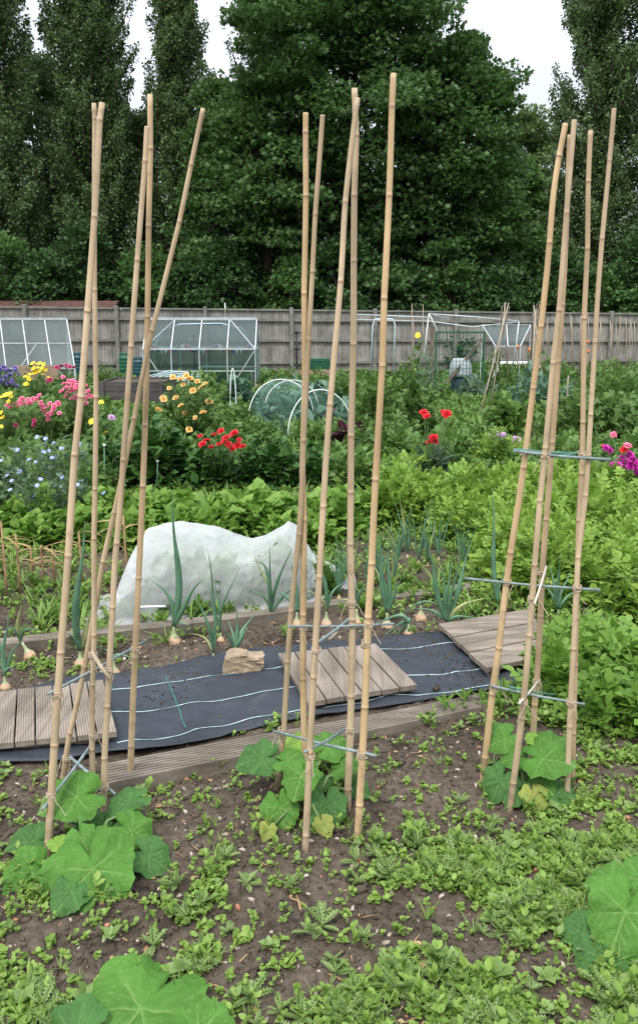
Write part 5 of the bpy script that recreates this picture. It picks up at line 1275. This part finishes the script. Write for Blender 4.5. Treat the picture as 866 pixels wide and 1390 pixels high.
def greenhouse_mid():
    Y = 18.0; x0, x1 = AX(193, 440, Y).x, AX(346, 440, Y).x; zr = AX(260, 433, Y + .6).z; ze = AX(260, 474, Y).z; D = 1.2
    root = empty('greenhouse', (0, Y, 0), label='small aluminium framed gable greenhouse in the middle before the fence', cat='greenhouse', group='small greenhouses by the fence'); m = MB()
    n = 4; xs = [x0 + (x1 - x0) * k / n for k in range(n + 1)]
    for x in xs:
        m.bar((x, 0, 0), (x, 0, ze), .02); m.bar((x, D, 0), (x, D, ze), .02); m.bar((x, 0, ze), (x - .0, D / 2, zr), .018); m.bar((x, D, ze), (x, D / 2, zr), .018)
    for y, z, w in ((0, ze + .003, .035), (D, ze + .003, .035), (D / 2, zr + .004, .06), (0, .03, .04), (D, .03, .04), (0, ze * .5, .02)): m.bar((x0, y - .002, z), (x1, y - .002, z), w)
    for x in (x0, x1): m.bar((x, 0, .035), (x, D, .035), .03); m.bar((x, 0, ze - .01), (x, D, ze - .01), .026); m.bar((x, D / 2, 0), (x, D / 2, zr), .025)
    m.bar((xs[0], .01, ze), (xs[1], D / 2 - .01, zr - .02), .016); m.bar((xs[4], .01, ze), (xs[3], D / 2, zr), .018); m.bar((xs[1], .01, 0), (xs[0], .01, ze), .018); m.bar((xs[3], 0.01, 0), (xs[4], 0.01, ze), .018)
    m.build('frame', M_alu, root)
    m = MB(); g = .006
    m.add([(x0, g, .03), (x1, g, .03), (x1, g, ze), (x0, g, ze)], [(0, 1, 2, 3)]); m.add([(x0, D - g, .03), (x1, D - g, .03), (x1, D - g, ze), (x0, D - g, ze)], [(3, 2, 1, 0)])
    m.add([(x0, g, ze - g), (x1, g, ze - g), (x1, D / 2, zr - g), (x0, D / 2, zr - g)], [(0, 1, 2, 3)]); m.add([(x0, D - g, ze - g), (x1, D - g, ze - g), (x1, D / 2, zr - g), (x0, D / 2, zr - g)], [(3, 2, 1, 0)])
    for x in (x0 + g, x1 - g): m.add([(x, 0, .03), (x, D, .03), (x, D, ze), (x, D / 2, zr), (x, 0, ze)], [(0, 1, 2, 3, 4)])
    m.build('glass', M_glass, root)
    # bunting hung inside
    cols = [plain('bunting_red', (.55, .03, .06), .8), plain('bunting_white', (.75, .74, .74), .8), plain('bunting_blue', (.04, .07, .30), .8)]
    bo = empty('bunting', (0, Y + .35, 0), label='string of red white and blue bunting hung inside the middle greenhouse', cat='bunting'); s = MB(); pts = []
    N = 24
    for k in range(N + 1):
        t = k / N; pts.append(Vector((x0 + .1 + (x1 - x0 - .2) * t, 0, ze + .10 - .10 * abs(math.sin(t * math.pi * 3)))))
    s.tube(pts, .004, 4); s.build('string', M_white, bo)
    for k in range(N):
        a, b = pts[k], pts[k + 1]; f = MB(); c = (a + b) / 2 - Vector((0, 0, .13)); f.add([a, b, c, a + Vector((0, .004, 0)), b + Vector((0, .004, 0)), c + Vector((0, .004, 0))], [(0, 2, 1), (3, 4, 5), (0, 1, 4, 3), (1, 2, 5, 4), (2, 0, 3, 5)]); f.build('flag', cols[(k * 2 + k // 3) % 3], bo)
    # stored pale blue tubing inside and shelf
    t = empty('staging_shelf', ((x0 + x1) / 2 + .5, Y + .7, 0), label='slatted staging shelf inside the middle greenhouse', cat='shelf'); f = MB()
    for k in range(5): f.box((-.6, -.25 + k * .1, .5), (.6, -.18 + k * .1, .52))
    f.build('shelf_top', M_alu, t)
    for sx in (-.56, .56):
        for sy in (-.2, .18): f = MB(); f.box((sx - .015, sy - .015, 0), (sx + .015, sy + .015, .5)); f.build('leg', M_alu, t)
    hb = MB((x0 + .7, Y - .3, 0)); 
    for k in range(7):
        zz = .18 + k * .035; hb.tube([(x0 + .05, Y - .35, zz - .05), (x0 + .6, Y - .38, zz + .09), (x0 + 1.3, Y - .36, zz + .03)], .012, 6)
    hb.build('pipe_bundle', M_pipe, smooth=True, label='bundle of pale blue plastic pipes lying at the foot of the middle greenhouse', cat='pipes')
greenhouse_mid()
def cold_frame():
    Y = 20.5; root = empty('greenhouse', (AX(688, 470, Y).x, Y, 0), label='small greenhouse with sloping glazed roof right of the compost bin', cat='greenhouse', group='small greenhouses by the fence'); O = root.location
    A, B, C, D = [AX(*p, y) for p, y in (((654, 441), Y + .6), ((720, 441), Y + .6), ((706, 470), Y), ((672, 470), Y))]; m = MB()
    for p, q in ((A, B), (B, C), (C, D), (D, A), (A.lerp(B, .5), D.lerp(C, .5))): m.bar(p - O, q - O, .02)
    for p in (A, B, C, D): m.bar(p - O, Vector((p.x, p.y, 0)) - O, .02)
    for z in (.5,): m.bar(Vector((D.x, D.y, z)) - O, Vector((C.x, C.y, z)) - O, .03)
    m.build('frame', M_alu, root); g = MB(); e = Vector((0, .01, -.01)); g.add([D - O + e, C - O + e, B - O + e, A - O + e], [(0, 1, 2, 3)]); g.build('glass', M_glass, root)
    t = empty('potting_table', AX(700, 495, Y - .6) * 1, label='white slatted table in front of the right greenhouse', cat='table'); t.location.z = 0; w = .5
    for k in range(4): f = MB(); f.box((-w, -.3 + k * .15, .52), (w, -.18 + k * .15, .55)); f.build('slat', M_white, t)
    for sx in (-w + .03, w - .03):
        for sy in (-.26, .24): f = MB(); f.box((sx - .02, sy - .02, 0), (sx + .02, sy + .02, .52)); f.build('leg', M_white, t)
cold_frame()
# water butts
def butt(px, yt, yb, wp, mat, label):
    c = G(px, yb); Y = c.y; r = wp / 2 / FPX * Y / CP; h = AT(px, yt, Y).z; root = empty('water_butt', (c.x, Y + r, 0), label=label, cat='water butt', group='plastic water butts')
    prof = [(r * .86, 0), (r * .9, h * .08), (r * .98, h * .3)]
    for k in range(4): z = h * (.35 + k * .14); prof += [(r * .99, z), (r * 1.03, z + .012), (r * 1.03, z + .03), (r * .99, z + .042)]
    prof += [(r * .94, h * .95)]
    m = MB(); m.lathe((0, 0, 0), prof); m.build('barrel', mat, root, smooth=True); m = MB(); m.lathe((0, 0, h * .951), [(r * .98, 0), (r * 1.0, .01), (r * .98, .035), (r * .3, .05)]); m.build('lid', mat, root, smooth=False)
butt(106, 480, 512, 20, M_teal, 'dark teal water butt beside the left greenhouse')
butt(170, 480, 515, 17, M_greenp, 'bright green water butt behind the left wigwam canes'); butt(189, 486, 518, 19, M_teal, 'dark green water butt between the left wigwam canes')
# compost bin: pale tapering bin on a dark base, with a plank leaning on it
def compost():
    c = G(626, 541); Y = c.y; f = Y / CP / FPX; root = empty('compost_bin', (c.x, Y + .2, 0), label='pale grey tapered bin stacked on a dark blue drum at the grass path', cat='compost bin')
    z = AT(626, 512, Y).z; zt = AT(626, 487, Y).z; m = MB(); m.lathe((0, 0, 0), [(.17, 0), (.19, z * .3), (.19, z * .9), (.17, z - .004)]); m.build('drum', M_bluep, root, smooth=True)
    m = MB(); m.lathe((0, 0, z), [(.22, 0), (.23, .03), (.21, (zt - z) * .6), (.18, (zt - z) * .9), (.15, zt - z)]); m.build('bin', M_greyp, root, smooth=True)
    a, b = AT(613, 512, Y - .1), AT(653, 461, Y + .25); o = MB((a.x, a.y, 0)); o.bar((a.x - .35 * (b.x - a.x), a.y, a.z - .35 * (b.z - a.z)), b, .05, .14, up=(0, 1, 0)); o.build('leaning_plank', M_post, label='weathered plank leaning across the pale compost bin', cat='plank')
compost()
def trough(px0, px1, yt, yb, D, mat, label, name='raised_bed', nb=3, cat='raised bed', soil=True):
    A, B = G(px0, yb), G(px1, yb); Y = (A.y + B.y) / 2; h = AT((px0 + px1) / 2, yt, Y).z; root = empty(name, ((A.x + B.x) / 2, Y, 0), label=label, cat=cat); w = (B.x - A.x) / 2
    for k in range(nb):
        z0, z1 = h * k / nb + .003, h * (k + 1) / nb - .004
        for (x0, y0, x1, y1) in ((-w, 0, w, .03), (-w, D - .03, w, D), (-w, .032, -w + .03, D - .032), (w - .03, .032, w, D - .032)): m = MB(); m.box((x0, y0, z0), (x1, y1, z1)); m.build('board', mat, root, bevel=.004)
    for x in (-w + .03, w - .08): m = MB(); m.box((x, -.03, 0), (x + .06, -.002, h + .01)); m.build('stake', mat, root)
    if soil: m = MB(); m.box((-w + .032, .034, .01), (w - .032, D - .034, h - .04)); m.build('soil', M_soil, root)
trough(136, 224, 518, 560, 1.2, M_darkwood, 'dark weathered timber raised bed behind the left wigwam')
trough(538, 590, 607, 624, .5, M_tanwood, 'low tan timber trough left of the red poppies', nb=1)
trough(392, 452, 504, 518, .7, M_tanwood, 'low light timber planter behind the middle wigwam', nb=2); trough(345, 402, 525, 536, .9, M_tanwood, 'low pale board edged bed beside the hoops', nb=1)
trough(705, 770, 596, 612, .5, M_tanwood, 'low tan plank edged bed behind the right wigwam', nb=1)
m = MB(G(432, 505)); c = G(432, 515); m = MB((c.x, c.y + .25, 0)); zz = .22
for k in range(4): m.box((c.x - .30, c.y + .05, zz + k * .075), (c.x + .30, c.y + .45, zz + k * .075 + .06)); m.box((c.x - .27, c.y + .08, zz + k * .075 + .06), (c.x + .27, c.y + .42, zz + k * .075 + .075))
m.build('tray_stack', M_greenp, label='stack of dark green seed trays behind the middle wigwam', cat='trays')
# black pot near the roses
c = G(229, 552); m = MB((c.x, c.y, 0)); m.lathe((c.x, c.y, 0), [(.08, 0), (.11, .22), (.125, .22), (.125, .25), (.10, .25)]); m.build('plant_pot', M_black, smooth=False, label='black plastic plant pot beside the apricot roses', cat='plant pot')
# black iron posts
for px, yt, yb in ((265, 455, 516), (403, 450, 516)):
    c = G(px, yb); h = AT(px, yt, c.y).z; root = empty('garden_post', (c.x, c.y, 0), label='black iron post with clamps in front of the middle greenhouse' if px < 300 else 'black iron post with clamps behind the middle wigwam', cat='post', group='black iron garden posts')
    m = MB(); m.tube([(0, 0, 0), (0, 0, h)], .022, 8); m.build('pole', M_black, root, smooth=True)
    for f in (.98, .64, .3): m = MB(); m.box((-.07, -.03, h * f - .025), (.05, .03, h * f + .02)); m.box((.05, -.015, h * f - .015), (.10, .015, h * f + .015)); m.build('clamp', M_black, root)
# white upright poles by the fence
for px, yt, yb, w in ((168, 420, 500, .018), (307, 412, 500, .018)):
    c = G(px, yb); h = AT(px, yt, c.y).z; m = MB((c.x, c.y, 0)); m.tube([(c.x, c.y, 0), (c.x + .01, c.y, h)], [w, w * .8], 8); m.sphere((c.x + .01, c.y, h), w * 1.2, 8, 6); m.build('white_pole', M_white, smooth=True, label='thin white pole by the fence left of the central greenhouse' if px < 200 else 'thin white pole behind the central greenhouse', cat='pole')
# net hoops
HG = 'white plastic hoops over the brassicas'
def hoop(pa, pk, pb, Y, label, tilt=0):
    A, K, B = AT(*pa, Y - tilt), AT(*pk, Y), AT(*pb, Y + tilt); m = MB((K.x, K.y, 0)); P = []
    for k in range(25):
        t = math.pi * k / 24; x = (A.x + B.x) / 2 - (B.x - A.x) / 2 * math.cos(t); z0 = A.z + (B.z - A.z) * k / 24; P.append((x, A.y + (B.y - A.y) * k / 24, z0 + (K.z - z0) * math.sin(t)))
    m.tube(P, .008, 7); m.build('tunnel_hoop', M_white, smooth=True, label=label, cat='hoop', group=HG)
hoop((337, 572), (378, 515), (425, 560), 11.8, 'leftmost white hoop of the netted tunnel', .1); hoop((361, 548), (398, 516), (432, 555), 12.6, 'second white hoop of the netted tunnel', .1)
hoop((391, 592), (432, 529), (477, 580), 10.6, 'nearest white hoop behind the middle wigwam', .1); hoop((313, 555), (317, 500), (321, 556), 12.6, 'narrow upright white hoop left of the tunnel'); 
def net():
    NU, NV = 24, 30; V = []; O = AT(400, 560, 11.6); O.z = 0
    ends = [(AT(391, 592, 10.6), AT(477, 580, 10.6), AT(432, 529, 10.6).z), (AT(337, 572, 11.8), AT(425, 560, 11.8), AT(378, 515, 11.8).z), (AT(361, 548, 12.6), AT(432, 555, 12.6), AT(398, 516, 12.6).z)]
    for i in range(NU):
        t = i / (NU - 1) * 2; k = min(int(t), 1); f = t - k; a = ends[k][0].lerp(ends[k + 1][0], f); b = ends[k][1].lerp(ends[k + 1][1], f); h = ends[k][2] * (1 - f) + ends[k + 1][2] * f; h *= 1 - .12 * math.sin(math.pi * f)
        for j in range(NV):
            s = math.pi * j / (NV - 1); V.append(((a.x + b.x) / 2 - (b.x - a.x) / 2 * math.cos(s) * 1.03 - O.x, a.y + (b.y - a.y) * j / NV - O.y, (h + .012) * math.sin(s)))
    i = np.arange(NU - 1)[:, None] * NV + np.arange(NV - 1)[None]; F = np.stack([i, i + NV, i + NV + 1, i + 1], -1).reshape(-1, 4); link('tunnel_net', mesh_np('tunnel_net', V, [F], M_net, True), loc=O, label='blue green netting stretched over the white hoops', cat='netting')
net()
# pipe framed cages at right
def frame_of(name, label, pts, mat, r=.014, cat='frame', Y=17.0, group=None):
    c = AT(*pts[0][0], Y); O = Vector((c.x, Y, 0)); m = MB()
    for seg in pts:
        P = [AT(p[0], p[1], Y + (p[2] if len(p) > 2 else 0)) - O for p in seg]; m.tube(P, r, 6)
    o = m.build(name, mat, smooth=True, label=label, cat=cat, group=group); o.location = O; return o
frame_of('pipe_arch', 'white pipe arch behind the right canes of the middle wigwam', [[(503, 508), (506, 440), (509, 433), (533, 433), (536, 440), (534, 508)]], M_pipe, .013)
frame_of('net_cage', 'pale pipe framed fruit cage sloping beside the fence', [[(483, 427), (560, 430), (582, 431)], [(582, 426), (640, 430), (704, 436)], [(483, 434), (580, 436)], [(582, 426), (592, 445), (592, 505)], [(582, 426), (572, 508)], [(704, 436), (700, 470), (694, 505)], [(582, 436), (640, 444), (704, 437)], [(582, 426), (604, 432, 1.2), (608, 470, 1.2)]], M_alu, .014, cat='fruit cage')
frame_of('cloche_hoop', 'pale blue pipe hoop arching inside the middle greenhouse', [[(208, 505), (212, 465), (222, 447), (245, 440), (300, 439), (330, 446), (340, 470)]], M_pipe, .012, Y=18.5)
def mesh_trellis():
    Y = 16.6; O = AT(620, 480, Y); O.z = 0; m = MB(); A, B = AT(592, 452, Y), AT(656, 486, Y)
    for (x0, x1, z0, z1) in ((A.x, B.x, B.z, A.z),):
        for k in range(15): x = x0 + (x1 - x0) * k / 14; m.bar((x - O.x, 0, .02), (x - O.x, 0, z1), .008)
        for k in range(10): z = .05 + (z1 - .05) * k / 9; m.bar((x0 - O.x, .009, z), (x1 - O.x, .009, z), .008)
        for x in (x0, x1): m.bar((x - O.x, 0, 0), (x - O.x, 0, z1 + .03), .03)
        m.bar((x0 - O.x, .002, z1 + .012), (x1 - O.x, .002, z1 + .012), .03)
    o = m.build('mesh_trellis', M_greenp, label='dark green wire mesh trellis behind the compost bin', cat='trellis'); o.location = O
mesh_trellis()
c = G(585, 520); m = MB((c.x, c.y, 0)); h = AT(586, 434, c.y).z; m.hexa([(c.x - .06, c.y, 0), (c.x + .05, c.y, 0), (c.x + .05, c.y + .1, 0), (c.x - .06, c.y + .1, 0), (c.x - .03, c.y, h), (c.x + .06, c.y, h), (c.x + .06, c.y + .1, h), (c.x - .03, c.y + .1, h)]); m.build('timber_post', M_post, bevel=.01, label='thick weathered timber post left of the compost bin', cat='post')
# sunflower
c = G(567, 530); r = empty('sunflower', c, label='yellow sunflower on a tall stem before the fence', cat='sunflower'); p = AT(567, 455, c.y); m = MB(); m.tube([(0, 0, 0), (.02, 0, p.z * .6), (0, -.02, p.z)], .012, 6); m.build('stem', M_stem, r, smooth=True); flower(r, c, p, .07, M_fyellow, 'daisy', face=(0, -1, .2))
V, F = scatter(L_heart, np.array([(0, 0, p.z * f) for f in (.35, .5, .62, .75, .85)]), frames(np.array([(1, -.2, .2), (-1, -.3, .2), (.8, -.5, .2), (-.9, -.2, .2), (.7, -.5, .3)])), [.2] * 5); link('leaf', mesh_np('leaf', V, F, M_mid), r)
# canes around the back
GC = 'thin old garden canes by the fence'
def thin(px0, py0, px1, py1, Y, label, r=.011, mat=None, dy=0, group=GC):
    A = AT(px0, py0, Y); A.z = max(0, A.z - .0) if A.z > .3 else 0; B = AT(px1, py1, Y + dy); m = MB((A.x, A.y, 0)); mid = A.lerp(B, .5) + Vector((random.uniform(-.02, .02), 0, 0)); m.tube([Vector((A.x, A.y, -.03)), mid, B], [r, r * .95, r * .8], 6)
    m.build('garden_cane', mat or M_cane_old, smooth=True, label=label, cat='cane', group=group)
for x0, x1, yt in ((557, 559, 412), (572, 574, 413), (563, 561, 432), (577, 580, 440)): thin(x0, 510, x1, yt, 17.5, 'slim cane rising beside the sunflower')
for k in range(30):
    x = 722 + k * 5.2 + random.uniform(-2, 2); thin(x, 500, x + random.uniform(-9, 6), 424 + random.uniform(0, 16), 20.5 + random.uniform(-.3, .3), 'thin grey cane in the crowded row along the fence at the right', .010)
def bg_wig(base, tip, label, Y, tips=None):
    T = AT(*tip, Y); root = empty('cane_wigwam', (T.x, Y, 0), label=label, cat='plant support', group='old cane wigwams further back'); O = Vector((T.x, Y, 0))
    for (bx, by), tp in zip(base, tips):
        g = G(bx, by); e = AT(*tp, Y); m = MB(); m.tube([g - O, g.lerp(e, .5) - O + Vector((random.uniform(-.015, .015), 0, 0)), e - O], [.012, .011, .009], 7); m.build('cane', M_cane_old, root, smooth=True)
    m = MB(); tie(m, T - Vector((0, 0, .12)) - O, .035, 4, 1); m.build('twine_tie', M_twine, root)
bg_wig([(650, 568), (664, 562), (690, 552), (676, 545), (657, 548)], (686, 415), 'tall old cane wigwam left of the right bamboo wigwam', 14.2, [(690, 411), (686, 410), (684, 412), (681, 416), (691, 416)])
bg_wig([(706, 545), (742, 556), (730, 535), (720, 560)], (728, 420), 'old cane wigwam behind the right bamboo wigwam', 15.0, [(732, 413), (724, 414), (728, 413), (727, 420)])
for x0, x1, y0, yt in ((768, 771, 565, 510), (772, 770, 560, 515)): thin(x0, y0, x1, yt, G(x0, y0).y, 'short grey stake standing among the brassicas', .012)
# small blue and orange odds and ends
M_orange = plain('orange_plastic', (.75, .18, .04), .5)
for px, py, Y in ((797, 466, 20), (798, 479, 20), (702, 473, 19), (718, 477, 19)):
    p = AT(px, py, Y); t = empty('marker_stick', (p.x, p.y, 0), label='small stick with an orange cap near the right fence', cat='marker', group='sticks with orange caps')
    m = MB(); m.lathe((0, 0, p.z), [(.02, 0), (.03, .02), (.03, .06), (.015, .08)], 10); m.build('cap', M_orange, t, smooth=True)
    m = MB(); m.tube([(0, 0, p.z), (0, 0, 0)], .008, 5); m.build('stick', M_cane_old, t, smooth=True)

# soil crumbs and bits of litter spilled on the weed fabric and boards
RNG = np.random.default_rng(700)
def spill():
    n = 2600; P = [tuple(G(*p))[:2] for p in FTOP + FBOT[::-1]]; x = RNG.uniform(-2.2, 2, n * 6); y = RNG.uniform(2.6, 4.4, n * 6)
    px, py = proj(x, y); k = inpoly(x, y, P) & (RNG.random(n * 6) < np.clip((fbm(x * 3, y * 3, 3, 90) - .45) * 5, .03, 1)); 
    for b in BOARDS: k &= ~inpoly(x, y, b)
    x, y = x[k][:n], y[k][:n]; bm = _bm.new(); _bm.ops.create_icosphere(bm, subdivisions=1, radius=1); tv = np.array([v.co[:] for v in bm.verts]); tf = [tuple(v.index for v in f.verts) for f in bm.faces]; bm.free()
    tv = tv * (1 + RNG.normal(0, .2, (len(tv), 1))) * np.array([1, .8, .6]); s_ = .0055 * RNG.uniform(.2, 1, len(x)) ** 1.5 + .001
    V, F = scatter((tv, tf), np.stack([x, y, fabz(x, y) + .005], 1), frames(unit(len(x)) * np.array([1, 1, .3]), roll=.4), s_)
    link('spilled_soil', mesh_np('spilled_soil', V, F, M_soil), label='crumbs of soil spilled over the weed fabric', cat='soil', kind='stuff')
spill()
